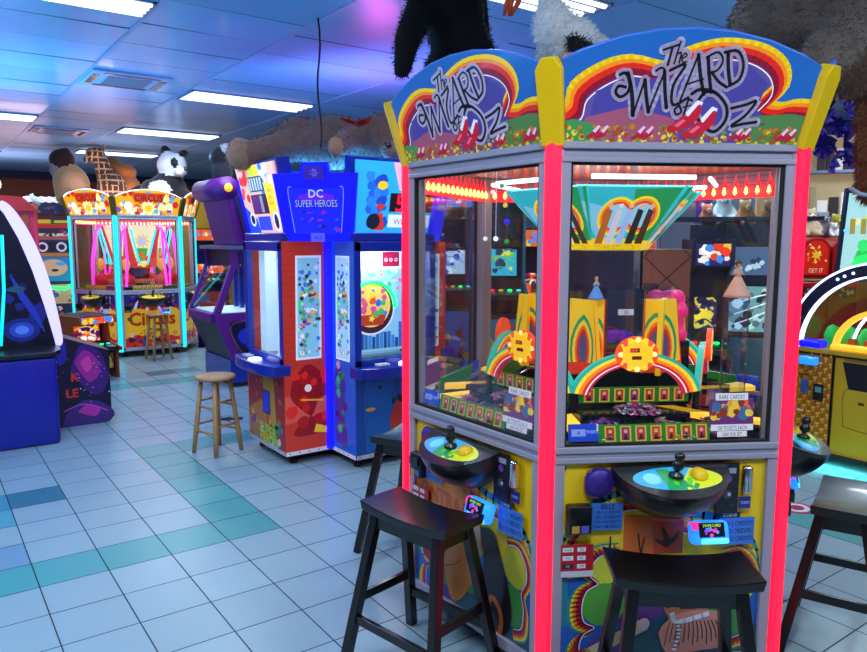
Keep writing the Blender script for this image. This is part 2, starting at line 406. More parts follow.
ac_unit(1.30, 1.95, 6.57, 7.2, 'white cassette air conditioner in the blue ceiling, the nearer one')
ac_unit(1.33, 1.96, 10.25, 10.9, 'white cassette air conditioner farther back over the machines')
p = at(318, 18, 3.9); p = Vector((0, 0, H)) + (p - Vector((0, 0, H))) * ((CH - H) / (p.z - H))
q = [(p.x + .012 * math.sin(i * .9), p.y, CH - i * .08) for i in range(11)]
tag(MB().tube(q, .006, 6).build('hanging_cord', 'rubber'), 'thin black cord hanging from the ceiling over the brown bear', 'cord')
# ================================================================== HEXAGONAL COIN PUSHERS
AP = .736; RAD = .85; HS = .425      # apothem, corner radius, half side
MARQ = [(-.39, 0), (.39, 0), (.425, .245), (.36, .275), (.24, .315), (.12, .338), (0, .345), (-.12, .338), (-.24, .315), (-.36, .275), (-.425, .245)]
RB = ['#f2d21a', '#f08a1c', '#d8281c', '#8a1230']
def marquee_oz():
    mp = lambda x, y: ((x - 358) / 800, (396 - y) / 872)
    a = Art(MARQ, '#1c5fae', .02, mp)
    a.poly([(-20, 420), (800, 420), (800, 250), (600, 300), (300, 320), (0, 260)], '#2a4f8c')
    path = [(0, 335), (48, 300), (60, 250), (120, 205), (190, 185), (290, 200), (330, 165), (420, 137), (520, 145), (585, 180), (600, 230), (560, 285), (610, 300), (660, 290), (760, 297)]
    inner = [(0, 345)] + path[1:] + [(760, 440), (0, 440)]
    a.poly(smooth_path(inner, 3), '#5a4a8c')
    for off, w, c in ((0, .05, RB[0]), (10, .04, RB[1]), (20, .035, RB[2]), (30, .02, RB[3])):
        a.stroke([(358 + (x - 358) * (1 - off / 420), y + off * .75) for x, y in path], w, c)
    a.stroke([(358 + (x - 358) * (1 - 42 / 420), y + 34) for x, y in path], .004, '#f0e8f0')
    a.poly([(100, 340), (110, 260), (180, 230), (300, 220), (500, 180), (560, 230), (540, 300), (600, 340)], '#463f92')
    a.poly([(70, 400), (90, 330), (200, 300), (330, 330), (300, 400)], '#9c4f6a'); a.poly([(500, 400), (520, 320), (640, 310), (760, 330), (760, 400)], '#4c7a44')
    a.poly([(0, 410), (0, 350), (60, 335), (120, 350), (120, 410)], '#3c8a4a')
    a.blobs(60, 350, 700, 400, 1, 1, 2, ['#8a6a30'], 5)
    for i, (x0_, x1_) in enumerate(((40, 340), (300, 520), (500, 740))): a.blobs(x0_, 352, x1_, 400, 60, 4, 11, ['#d8a81c', '#b8761a', '#e0c83c', '#6a8a2c', '#a04a20'], 5)
    for x in (115, 235, 500, 625):
        for dx in (0, 22): a.poly([(x - 22 + dx, 384), (x - 5 + dx, 370), (x + 12 + dx, 356), (x + 16 + dx, 362), (x + 10 + dx, 378), (x - 10 + dx, 388)], '#b01838'); a.poly([(x - 4 + dx, 366), (x + 10 + dx, 350), (x + 16 + dx, 354), (x + 4 + dx, 372)], '#e8b8d8')
    L = [([(204, 248), (186, 246), (180, 262), (194, 274), (212, 260), (213, 232), (200, 212), (186, 216)], 8), ([(206, 212), (222, 262), (232, 322)], 11), ([(232, 322), (243, 270), (252, 228)], 6), ([(252, 228), (262, 275), (272, 312)], 10), ([(272, 312), (288, 250), (300, 205), (290, 196), (278, 204)], 6),
         ([(300, 205), (308, 255), (318, 300)], 10), ([(314, 202), (352, 186), (328, 240), (334, 292), (372, 272)], 8), ([(352, 280), (368, 215), (382, 160)], 6), ([(382, 160), (396, 215), (412, 262)], 10), ([(360, 238), (404, 222)], 5),
         ([(408, 166), (418, 210), (430, 256)], 10), ([(404, 166), (432, 152), (448, 172), (438, 198), (414, 206)], 6), ([(424, 204), (446, 228), (470, 242)], 8), ([(458, 152), (466, 195), (478, 236)], 10), ([(450, 152), (484, 148), (504, 182), (500, 220), (476, 238)], 8)]
    S = [([(290, 150), (328, 136)], 6), ([(312, 143), (306, 188)], 7), ([(331, 128), (322, 184)], 5), ([(325, 162), (336, 156), (335, 182)], 5), ([(342, 170), (352, 163), (347, 157), (340, 166), (344, 180), (354, 178)], 4),
         ([(352, 294), (341, 304), (347, 318), (359, 310), (352, 294)], 6), ([(384, 280), (374, 278), (370, 300), (364, 330)], 6), ([(362, 298), (382, 292)], 4),
         ([(380, 262), (400, 250), (440, 256), (476, 290), (482, 330), (458, 362), (430, 352), (402, 322), (398, 286), (416, 256), (440, 256)], 9), ([(492, 298), (528, 288), (556, 278), (532, 318), (500, 346), (530, 340), (566, 334)], 8)]
    for hw, fac, c in ((.030, 0, '#a39dbb'), (0, .95, '#17121f')):
        a.y -= a.step * 2
        for pts, w in L + S:
            pts = [(x - 20, y) for x, y in pts]; ww = hw or w / 800 * fac; a.stroke(pts, ww, c, hold=True)
            for q in (pts[0], pts[-1]): mx_, my_ = a.mp(*q); a.disc(mx_, my_, ww * .5, c, n=12, mapped=False, hold=True)
    a.text(563, 344, .012, 'TM', '#20182c')
    for dx, dy in ((-20, 0), (22, 16)):
        a.poly([(372 + dx, 312 + dy), (398 + dx, 278 + dy), (414 + dx, 284 + dy), (402 + dx, 318 + dy), (380 + dx, 334 + dy)], '#e8e4f4')
        a.poly(smooth_path([(326 + dx, 352 + dy), (345 + dx, 342 + dy), (366 + dx, 318 + dy), (380 + dx, 322 + dy), (402 + dx, 290 + dy), (412 + dx, 296 + dy), (408 + dx, 325 + dy), (390 + dx, 345 + dy), (362 + dx, 362 + dy), (332 + dx, 366 + dy), (326 + dx, 352 + dy)], 2), '#c01830')
        a.poly([(345 + dx, 348 + dy), (366 + dx, 330 + dy), (375 + dx, 334 + dy), (356 + dx, 352 + dy)], '#e8607c')
    return a
def marquee_circus():
    a = Art(MARQ, '#e8a81c', .02)
    a.blobs(-.4, 0, .4, .3, 60, .02, .06, ['#f4d83c', '#e8501c', '#f0f0e0', '#c8281c', '#48a0c8', '#f09020', '#7a4aa8', '#f8f0a0'], 11)
    a.poly([(-.22, .3), (.22, .3), (.18, .17), (-.18, .17)], '#c8401c'); a.text(0, .19, .12, 'CIRCUS', '#7a1208', sx=.9, bold=.02)
    a.star(0, .09, .11, '#fff4b0', 12, .6); a.star(0, .09, .07, '#f8c820', 10, .6)
    a.disc(-.26, .12, .055, '#f8f4e8'); a.disc(.27, .12, .05, '#f0e0a0'); a.disc(-.1, .06, .035, '#e87040'); a.disc(.1, .05, .035, '#58b0d0')
    return a
def rainbow_blob(a, x, y, r, inner='#4f9c30'):
    a.ring(x, y, [r, r * .9, r * .8, r * .71, r * .63, r * .6], ['#2a8a86', '#e8c818', '#e07818', '#c01c1c', '#f0d8d8', inner])
def base_oz(variant):
    mp = lambda x, y: ((x - 369) / 850, .865 - (y - 60) / 775)
    a = Art(rectout(-.37, .13, .37, .86), '#f4c606', .02, mp)
    a.poly([(0, 400), (200, 380), (450, 420), (740, 380), (740, 700), (0, 700)], '#1f56b4'); a.poly([(180, 700), (220, 560), (450, 480), (700, 560), (740, 700)], '#1d4c60')
    a.poly([(200, 420), (340, 400), (420, 470), (330, 540), (220, 530)], '#5c2a78'); a.poly([(0, 330), (70, 330), (90, 520), (0, 560)], '#1c7a8c')
    for off, w, c in ((0, .03, '#2a8a86'), (17, .02, '#f0d020'), (32, .02, '#e88018'), (46, .018, '#d02018'), (56, .003, '#f4e8e8')):
        a.stroke([(60, 300 + off), (120, 205 + off), (200, 165 + off), (300, 150 + off), (420, 215 + off), (560, 240 + off), (650, 310 + off), (665, 400 + off)], w, c)
    for cx, cy, path, fill in ((230, 450, [(230, 300), (165, 305), (125, 335), (118, 375), (150, 402), (105, 425), (85, 475), (95, 530), (140, 552), (95, 575), (78, 620), (95, 680), (230, 690)], [('#c8c428', 190, 350), ('#4f9c30', 190, 470), ('#5a3a8c', 200, 620)]), (590, 420, [(560, 330), (620, 325), (668, 370), (676, 425), (645, 480), (660, 530), (650, 600), (600, 620)], [('#b8b428', 610, 400), ('#3c8a3c', 590, 520)])):
        for fc, fx, fy in fill: a.disc(fx, fy, 68, fc, ry=62)
        for off, w, c in ((0, .016, '#2a8a86'), (.06, .016, '#f0d020'), (.12, .016, '#e88018'), (.18, .016, '#c81c1c'), (.235, .014, '#7a1440'), (.27, .0035, '#f0e0e8')):
            a.stroke([(x + (cx - x) * off, y + (cy - y) * off * .6) for x, y in path], w, c)
    a.blobs(110, 300, 260, 420, 26, .006, .014, ['#d8401c', '#5c9a20', '#e87818'], 3); a.blobs(560, 350, 640, 480, 14, .005, .012, ['#c8401c', '#5c9a20'], 4)
    if variant == 0:
        a.poly([(245, 215), (430, 235), (430, 330), (245, 330)], '#d8641a'); a.poly([(330, 235), (430, 240), (430, 330), (340, 330)], '#c03c12')
        a.blobs(235, 240, 350, 315, 70, .006, .014, ['#a83210', '#e88a20', '#7a2408', '#d0561a'], 9)
        for t in ((205, 330, 205, 275), (300, 330, 290, 270), (300, 330, 310, 280)): a.stroke([(t[0], t[1]), (t[2], t[3])], .006, '#241408')
        a.poly([(340, 285), (358, 292), (372, 292), (364, 270), (362, 248), (376, 264), (386, 284), (396, 286), (410, 268), (420, 262), (414, 284), (402, 298), (392, 304), (380, 314), (366, 306), (352, 300)], '#3a1c10')
        # parchment scroll and ruffled blouse
        a.poly([(130, 600), (300, 520), (326, 520), (330, 548), (150, 625), (132, 622)], '#d8c090'); a.disc(140, 610, 16, '#a88458'); a.disc(318, 532, 18, '#e0b8c0'); a.poly([(75, 600), (140, 598), (135, 612), (95, 645), (85, 630), (105, 612)], '#b81c20')
        a.poly([(375, 480), (400, 470), (520, 470), (525, 540), (440, 560), (400, 530)], '#b86848')
        a.poly(smooth_path([(365, 560), (380, 535), (430, 505), (520, 500), (580, 520), (592, 580), (560, 612), (500, 618), (430, 625), (385, 612), (365, 560)], 3), '#d88a78')
        for i in range(13): a.stroke([(385 + i * 15, 600 - (i % 3) * 8), (392 + i * 14, 560), (400 + i * 12, 530)], .0035, '#4a1c1c')
        a.stroke([(405, 505), (425, 530), (520, 510)], .018, '#e8e4f0'); a.stroke([(425, 530), (428, 570), (415, 612)], .016, '#e8e4f0'); a.stroke([(430, 490), (480, 492)], .004, '#301010')
        a.poly([(380, 470), (400, 470), (395, 490), (380, 482)], '#180c0c')
    else:
        a.poly([(60, 215), (430, 250), (430, 350), (60, 330)], '#d8781a'); a.poly([(100, 360), (400, 370), (400, 560), (150, 600)], '#4a8a3c'); a.poly([(90, 380), (220, 360), (300, 470), (200, 560), (100, 520)], '#8a1c2c')
        a.text(205, 325, .095, 'CONTRAC', '#a81818', rot=-4, sx=.85, bold=.03); a.text(205, 325, .095, 'CONTRAC', '#e04a28', rot=-4, sx=.85)
        for i in range(5): a.stroke([(90, 400 + i * 34), (130, 385 + i * 34), (150, 410 + i * 34), (110, 425 + i * 34)], .010, ['#c01c3c', '#7a2a8c', '#2a5cc0'][i % 3])
        a.poly(smooth_path([(240, 560), (230, 500), (260, 450), (300, 400), (350, 390), (400, 400), (410, 470), (380, 540), (330, 600), (280, 620), (240, 560)], 3), '#d07a1c')
        a.stroke([(235, 520), (290, 500), (330, 470)], .004, '#5a2408')
        a.poly(smooth_path([(430, 330), (500, 330), (540, 400), (575, 480), (590, 560), (560, 620), (500, 640), (440, 600), (410, 540), (450, 440), (430, 330)], 3), '#140e14')
        a.poly([(380, 330), (430, 325), (440, 420), (410, 450), (385, 400)], '#b8906c'); a.blobs(400, 380, 470, 450, 24, .008, .02, ['#b84a18', '#8a3010', '#d8701c'], 6)
        a.blobs(470, 470, 520, 520, 20, .006, .02, ['#d8701c', '#b84a18'], 7, .7); a.stroke([(470, 560), (500, 530), (540, 570), (530, 630), (490, 620), (480, 570)], .022, '#c8641c')
        a.blobs(440, 420, 590, 620, 30, .006, .012, ['#1c141c', '#2a1c20'], 8, .8)
    a.stroke([(150, 70), (640, 72)], .0012, '#3c2c08'); a.text(390, 76, .012, 'THE WIZARD OF OZ AND ALL RELATED CHARACTERS AND ELEMENTS ARE TRADEMARKS', '#3c2c08', sx=.8)
    for x in (60, 690):
        for y in (80, 600): a.disc(x, y, 5, '#3a3020', n=8)
    return a
def base_circus(v):
    a = Art(rectout(-.37, .13, .37, .86), '#c8281c', .02)
    a.rect(-.37, .66, .37, .86, '#28246c')
    for i in range(9): a.poly([(-.34 + i * .085, .62), (-.30 + i * .085, .62), (-.2 + i * .05, .86), (-.22 + i * .05, .86)], '#e8e0d8' if i % 2 else '#b01c20')
    a.poly(smooth_path([(-.37, .6), (-.2, .66), (0, .62), (.2, .66), (.37, .6), (.37, .25), (.15, .3), (0, .22), (-.2, .3), (-.37, .25)], 3), '#e8b01c')
    a.text(0, .43, .25, 'Circus', '#8a1408', sx=.95, bold=.03); a.text(0, .435, .25, 'Circus', '#b8281c', sx=.95)
    a.blobs(-.36, .14, .36, .28, 26, .02, .05, ['#d84a1c', '#f0d040', '#2a3c8c', '#8a1c14', '#38181c'], 14); a.blobs(-.2, .28, .2, .38, 16, .008, .016, ['#6a2a08', '#8a4a10'], 15)
    a.disc(-.28, .3, .035, '#d8b088'); a.disc(.3, .3, .035, '#c88a50'); a.disc(-.3, .52, .03, '#38503c')
    return a
def rotz(v, a): return (v[0] * math.cos(a) - v[1] * math.sin(a), v[0] * math.sin(a) + v[1] * math.cos(a), v[2] if len(v) > 2 else 0)
def control_pod(parent, rz, deck_art, loc):
    """half-round joystick pod; local origin on the panel face"""
    o = MB(); a_, b_, n, m = .205, .185, 24, 8; vs = []
    for i in range(m + 1):
        v = i / m; k = math.cos(v * math.pi / 2) ** .55 if v < 1 else 0; z = .0 - .185 * v
        for j in range(n + 1):
            t = math.pi * j / n; vs.append((a_ * k * math.cos(t), -b_ * k * math.sin(t), z))
    fs = [(i * (n + 1) + j, i * (n + 1) + j + 1, (i + 1) * (n + 1) + j + 1, (i + 1) * (n + 1) + j) for i in range(m) for j in range(n)]
    o.raw(vs, fs, True); rim = [(a_ * math.cos(math.pi * j / n), -b_ * math.sin(math.pi * j / n)) for j in range(n + 1)]
    o.prism([(x, y) for x, y in rim][::-1], -.004, .012)
    pod = o.build('control_pod', 'black_plastic', parent, loc, (R(20), 0, rz))
    out = [(x * .80, y * .80 - .012) for x, y in rim[::-1]]; out = [(p[0], -p[1]) for p in rim]; out = [(.155 * math.cos(t), .060 + .060 * math.sin(t)) for t in [2 * math.pi * j / 28 for j in range(28)]]
    d = deck_art(out)
    d.build('deck', 'lit_low', pod, (0, -.140, .013), (R(-90), 0, 0))
    j = MB().lathe([(.0, 0), (.026, 0), (.024, .010), (.009, .016), (.008, .024), (.016, .028), (.021, .040), (.014, .055), (.011, .058), (.017, .066), (.017, .077), (.010, .086), (0, .088)], 16)
    j.build('joystick', 'black_plastic', pod, (-.005, -.075, .016), (R(-14), R(6), 0))
    b = MB().lathe([(.03, 0), (.03, .008), (.024, .01), (.023, .018), (.0, .02)], 18); b.build('button', 'yellow_plastic', pod, (.078, -.07, .014))
    return pod
def deck_oz(out):
    a = Art(out, '#28a0d8', .004); a.poly([(-.02, 0), (.2, 0), (.2, .11), (.06, .11)], '#c8d020'); a.poly([(-.05, .0), (.05, 0), (-.02, .11), (-.06, .11)], '#1e9850'); a.blobs(-.02, .0, .06, .05, 14, .006, .014, ['#d8e020', '#58c030', '#108848'], 2); a.disc(-.09, .06, .03, '#70c8f0'); return a
def deck_circus(out):
    a = Art(out, '#e8c020', .004); a.star(0, .05, .06, '#f0e060', 8); return a
def card_reader(parent, rz, loc, led):
    o = MB().bevbox((0, -.028, 0), (.135, .05, .08), .018, 3); r = o.build('card_reader', led, parent, loc, (R(-18), 0, rz))
    a = Art(rectout(-.045, -.022, .045, .026), '#08060c', .004); a.text(0, .012, .014, 'SWIPE CARD', '#c8f040', sx=.8)
    a.blobs(-.03, -.018, .03, .006, 12, .004, .009, ['#e83c8c', '#3c8cf0', '#8c3cf0'], 5)
    a.build('screen', 'lit_mid', r, (0, -.058, .008))
    MB().bevbox((-.048, -.03, .022), (.035, .05, .03), .01).build('glow_spot', 'violet_soft', r); MB().bevbox((.01, -.034, -.028), (.1, .05, .02), .008).build('glow_band', 'cyan_soft', r)
    return r
def figure_card(a, x, z, w, h, c):
    a.poly([(x - w / 2, z - h / 2), (x + w / 2, z - h / 2), (x + w / 2, z + h / 2), (x - w / 2, z + h / 2)], '#c8b028'); a.poly([(x - w * .36, z - h * .42), (x + w * .36, z - h * .42), (x + w * .36, z + h * .42), (x - w * .36, z + h * .42)], c)
    a.disc(x, z + h * .15, w * .18, '#d8a070', n=8); a.poly([(x - w * .25, z - h * .4), (x + w * .25, z - h * .4), (x, z + h * .05)], '#301418')
def coin_pusher(name, label, cat, center, phi0, led, metal, marq, base, deck, theme, reader_led, lo=.0):
    root = thing(name, label, cat, (center[0], center[1], 0), 0); oz = theme == 'oz'
    hexp = lambda r: [(r * math.cos(phi0 + R(-60 + 60 * k)), r * math.sin(phi0 + R(-60 + 60 * k))) for k in range(6)]
    # shared body
    b = MB(); b.prism(hexp(.80), .09, .875); b.build('body', 'navy' if oz else 'red_plastic', root)
    MB().prism(hexp(.83), 1.925, 1.96).build('roof', 'black_plastic', root)
    MB().prism(hexp(.80), .876, .90).build('playfield', 'dark_deck', root)
    for k in range(6):
        a = phi0 + R(-60 + 60 * k)
        MB().lathe([(.035, 0), (.035, .02), (.012, .025), (.012, .1), (.0, .1)], 12).build('foot', 'rubber', root, (.70 * math.cos(a), .70 * math.sin(a), 0))
    sides = [phi0 + R(60 * k) for k in range(6)]
    # --- parts of one side, copied round
    f = MB()
    for s in (-1, 1): f.b2(s * .365, s * .40, -AP - .012, -AP + .04, .10, .87); f.b2(s * .368, s * .40, -AP - .012, -AP + .05, .915, 1.87)
    f.b2(-.40, .40, -AP - .018, -AP + .03, .858, .878); f.b2(-.40, .40, -AP - .010, -AP + .03, .878, .893); f.b2(-.40, .40, -AP - .018, -AP + .03, .893, .915)
    f.b2(-.40, .40, -AP - .018, -AP + .03, 1.868, 1.885); f.b2(-.40, .40, -AP - .008, -AP + .03, 1.885, 1.91); f.b2(-.40, .40, -AP - .022, -AP + .03, 1.91, 1.935)
    f.b2(-.40, .40, -AP - .012, -AP + .03, .085, .13)
    frame = f.build('frame', metal, root, (0, 0, 0), (0, 0, sides[0]), bevel=.003)
    gasket = MB(); 
    for s in (-1, 1): gasket.b2(s * .361, s * .369, -AP - .006, -AP + .01, .915, 1.868)
    gasket.b2(-.36, .36, -AP - .006, -AP + .01, .915, .923); gasket.b2(-.36, .36, -AP - .006, -AP + .01, 1.86, 1.868)
    gk = gasket.build('gasket', 'rubber', frame)
    glass = MB().b2(-.362, .362, -AP, -AP + .006, .92, 1.862).build('window_glass', 'glass', root, (0, 0, 0), (0, 0, sides[0]))
    mqo = marq().build('marquee', 'lit_low' if oz else 'lit_mid', root); mqo.location = rotz((0, -AP - .02, 1.932), sides[0]); mqo.rotation_euler = (R(15), 0, sides[0])
    rim = MB(); P = MARQ[1:] + [MARQ[0]]
    rim.tube([(p[0], .010, p[1]) for p in MARQ[1:]], .007, 6); rim.build('rim', 'white_led' if 0 else 'ice_led' if not oz else 'blue_rim', mqo)
    # corner post with light strip
    co = MB(); co.prism([(-.034, .045), (-.036, -.012), (-.026, -.02), (.026, -.02), (.036, -.012), (.034, .045)][::-1], .075, 1.93); post = co.build('corner_post', metal, root, rotz((0, -RAD + .02, 0), sides[0] - R(30)), (0, 0, sides[0] - R(30)), bevel=.003)
    st = MB(); st.prism([(-.027, 0), (-.027, -.012), (-.018, -.024), (0, -.028), (.018, -.024), (.027, -.012), (.027, 0)][::-1], .08, 1.925); st.build('light_strip', led, post, (0, -.02, 0))
    cp = MB(); cp.slab([(-.036, 0), (.036, 0), (.043, .235), (.022, .27), (-.022, .27), (-.043, .235)], -.035, .01)
    cap = cp.build('post_cap', 'yellow_plastic' if oz else 'cap_gold', root, rotz((0, -RAD + .01, 1.925), sides[0] - R(30)), (R(17), 0, sides[0] - R(30)), bevel=.004)
    # control area
    z0 = .838
    pod = control_pod(root, sides[0], deck, rotz((0, -AP - .012, z0), sides[0]))
    cr = card_reader(root, sides[0], rotz((.135 if oz else .16, -AP - .03, .605), sides[0]), reader_led)
    ca = Art(rectout(-.04, -.09, .04, .09), '#191622', .012); ca.rect(-.028, .055, .028, .075, '#9a98b0'); ca.disc(0, .035, .014, '#7a3cb0'); ca.disc(0, -.02, .016, '#4c4a60'); ca.disc(.006, -.02, .006, '#c8c8d8'); ca.disc(-.018, -.06, .006, '#30303c'); ca.disc(.018, -.06, .006, '#30303c')
    cap2 = ca.build('coin_acceptor', 'print', root, rotz((.215, -AP - .024, .755), sides[0]), (0, 0, sides[0]))
    sw = MB().bevbox((0, 0, 0), (.034, .03, .1), .01); sw.box((.002, -.016, 0), (.008, .006, .08)); swo = sw.build('ticket_slot', 'chrome', root, rotz((.285, -AP - .022, .785), sides[0]), (0, 0, sides[0]))
    bl = Art(rectout(-.021, -.021, .021, .021), '#1c2a8c', .004); bl.text(0, -.004, .013, 'TICKETS', '#d8dcf0', sx=.7); blo = bl.build('ticket_sign', 'print', root, rotz((.285, -AP - .017, .70), sides[0]), (0, 0, sides[0]))
    bill = MB().bevbox((0, 0, 0), (.085, .04, .1), .006); bill.box((0, -.022, .02), (.06, .02, .03)); bo = bill.build('bill_acceptor', 'black_plastic', root, rotz((-.315, -AP - .02, .665), sides[0]), (0, 0, sides[0]))
    bs = Art(rectout(-.034, -.016, .034, .016), '#100c18', .003); bs.rect(-.03, -.013, -.003, .013, '#b8903c'); bs.rect(.003, -.013, .03, .013, '#5a5cb8'); bs.build('bill_label', 'print', bo, (0, -.0225, -.03))
    sp = MB().prism([(.055 * math.cos(R(22.5 + 45 * i)), .055 * math.sin(R(22.5 + 45 * i))) for i in range(8)], 0, .01)
    for i in range(4): sp.lathe([(.016, 0), (.016, .008), (0, .009)], 10, (.042 * math.cos(R(45 + 90 * i)), .042 * math.sin(R(45 + 90 * i)), 0))
    sp.lathe([(.047, .01), (.045, .014), (0, .015)], 20); sp.box((0, 0, .0155), (.05, .007, .002)); spo = sp.build('speaker_cover', 'purple_matte', root, rotz((-.245, -AP - .012, .79), sides[0]), (R(90), 0, sides[0]))
    pcs = [frame, glass, mqo, post, cap, pod, cr, cap2, swo, blo, bo, spo]
    if oz:
        s1 = Art(rectout(-.055, -.048, .055, .048), '#3f78d0', .003); s1.text(0, .027, .024, 'BILLS', '#141c3c', bold=.01, sx=.9)
        for i, t in enumerate(('1.00 = 12 CREDITS', '5.00 = 25 CREDITS', '10.00 = 52 CREDITS', '20.00 = 108 CREDITS')): s1.text(0, .010 - i * .017, .0155, t, '#141c3c', sx=.72)
        pcs.append(s1.build('bill_price_sign', 'print', root, rotz((-.213, -AP - .017, .668), sides[0]), (0, 0, sides[0])))
        s2 = Art(rectout(-.065, -.05, .065, .05), '#3f78d0', .003)
        for i, t in enumerate(('25 = 2 CREDITS', '1 = 5 CREDITS', '20 = 12 CREDITS')): s2.text(.0, .02 - i * .028, .024, t, '#141c3c', sx=.72)
        s2.poly([(-.065, .05), (.01, .05), (.01, .07), (-.065, .07)], '#1c1c30', clip=False); s2.text(-.028, .054, .017, 'COINS', '#e8e8f0')
        pcs.append(s2.build('coin_price_sign', 'print', root, rotz((.26, -AP - .017, .597), sides[0]), (0, 0, sides[0])))
        s3 = Art(rectout(-.058, -.058, .058, .058), '#b81020', .002)
        for i, (t, v) in enumerate((('Purple', '20'), ('Pink', '60'), ('OZ', '100'))):
            s3.rect(-.052, .033 - i * .03, -.014, .049 - i * .03, '#e8e4ec' if i < 2 else '#20183c'); s3.text(-.033, .037 - i * .03, .013, t, '#28203c' if i < 2 else '#c8c8d8', sx=.8)
            s3.rect(.0, .033 - i * .03, .03, .049 - i * .03, '#e8e4ec'); s3.text(.015, .037 - i * .03, .014, v, '#181018')
        s3.rect(-.058, -.058, .058, -.036, '#c8c4cc'); pcs.append(s3.build('value_sticker', 'print', root, rotz((-.315, -AP - .014, .51), sides[0]), (0, 0, sides[0])))
    # playfield pieces of one side
    cs = Art(rectout(-.235, -.032, .165, .032), '#1f7a1c', .01); rg = random.Random(4)
    for i in range(7): figure_card(cs, -.195 + i * .055, 0, .04, .054, rg.choice(['#b02840', '#a83018', '#8c2060', '#c0401c']) if oz else '#e8501c')
    pcs.append(cs.build('card_strip', 'lit_low', root, rotz((.0, -AP + .03, .947), sides[0]), (R(-12), 0, sides[0])))
    if oz:
        dc = Art(rectout(-.105, -.03, .0, .03), '#1440c0', .006); dc.rect(-.095, -.012, -.045, .012, '#8898e0'); dc.text(-.07, -.008, .022, '4', '#1430a0'); dc.text(-.022, -.002, .014, 'TICKETS', '#c8d0f8', sx=.8); dc.text(-.05, -.026, .010, 'www.prizes.com', '#c8d0f8', sx=.7) if 0 else None
        dc.rect(-.005, .005, .0, .03, '#d8d8c0', clip=False); pcs.append(dc.build('ticket_card', 'lit_low', root, rotz((-.24, -AP + .025, .955), sides[0]), (R(-10), 0, sides[0])))
        rc = Art(rectout(-.08, -.05, .08, .05), '#6a2a6c', .006); rc.blobs(-.07, -.02, .07, .04, 40, .01, .022, ['#e8a02c', '#e8601c', '#3c6a98', '#e8c83c', '#8a2c1c'], 77)
        rc.rect(-.06, .045, .06, .07, '#e0dce4', clip=False); rc.text(0, .049, .022, 'RARE CARDS!!', '#181820', sx=.68); rc.rect(-.078, -.062, .078, -.04, '#e0dce4', clip=False); rc.text(0, -.059, .020, '100 TICKETS EACH', '#181820', sx=.66); rc.rect(-.055, -.084, .055, -.064, '#e0dce4', clip=False); rc.text(0, -.081, .018, '5000 FOR SET', '#181820', sx=.66)
        pcs.append(rc.build('card_poster', 'lit_low', root, rotz((.245, -AP + .03, 1.012), sides[0]), (R(-6), 0, sides[0])))
        ra = MB(); ra.prism([(-.30, -.40), (.10 - .35, -.40), (-.27, -.66), (-.33, -.66)], .94, .955).prism([(.08, -.42), (.16, -.42), (.30, -.62), (.25, -.64)], .955, .975); pcs.append(ra.build('coin_ramp', 'warm_soft', root, (0, 0, 0), (0, 0, sides[0])))
    c2 = Art(rectout(-.22, -.03, .22, .03), '#1a6a1c' if oz else '#c8281c', .01)
    for i in range(7): figure_card(c2, -.18 + i * .06, 0, .042, .052, rg.choice(['#b02840', '#a83018', '#8c2060']))
    pcs.append(c2.build('back_card_strip', 'lit_low', root, rotz((0, -.42, 1.02), sides[0]), (0, 0, sides[0])))
    if oz:
        z_ = MB(); z_.b2(-.30, .30, -.66, -.44, .90, .925).b2(-.25, .25, -.54, -.40, .925, .975); pcs.append(z_.build('pusher_tray', 'mirror_dark', root, (0, 0, 0), (0, 0, sides[0]), bevel=.004))
        # rainbow arch with medallion
        ar = MB(); 
        for i, (r0, r1, c) in enumerate(((.265, .25, '#1c9a8c'), (.25, .235, '#e8c81c'), (.235, .22, '#e8781c'), (.22, .208, '#c81c1c'), (.208, .203, '#f0e8e8'), (.203, .193, '#b01840'))):
            ar.col(c); n = 24
            for j in range(n):
                t0, t1 = math.pi * (.06 + .88 * j / n), math.pi * (.06 + .88 * (j + 1) / n)
                q = [(r0 * math.cos(t0), r0 * .72 * math.sin(t0)), (r0 * math.cos(t1), r0 * .72 * math.sin(t1)), (r1 * math.cos(t1), r1 * .72 * math.sin(t1)), (r1 * math.cos(t0), r1 * .72 * math.sin(t0))]
                ar.slab(q, -.012, .012)
        aro = ar.build('rainbow_arch', 'lit_mid', root, rotz((0, -.43, 1.0), sides[0]), (0, 0, sides[0])); pcs.append(aro)
        md = Art([(.082 * math.cos(2 * math.pi * i / 24), .068 * math.sin(2 * math.pi * i / 24)) for i in range(24)], '#e0441c', .02); md.star(0, 0, .08, '#f0c81c', 12, .72); md.disc(0, 0, .058, '#f0b81c', ry=.048)
        md.rect(-.03, .008, .008, .024, '#381410'); md.rect(-.022, -.02, .016, -.006, '#501c10'); md.rect(-.028, .012, -.0, .02, '#e83c1c')
        for i in range(8): md.disc(.068 * math.cos(i * .785), .056 * math.sin(i * .785), .01, '#e84a3c' if i % 2 else '#f8e8a0', n=8)
        md.build('medallion', 'lit_mid', aro, (-.01, -.035, .185))
        for s in (-1, 1): MB().b2(s * .245 - .008, s * .245 + .008, -.01, .01, -.1, .06).build('arch_post', 'black_plastic', aro)
        rp = MB()
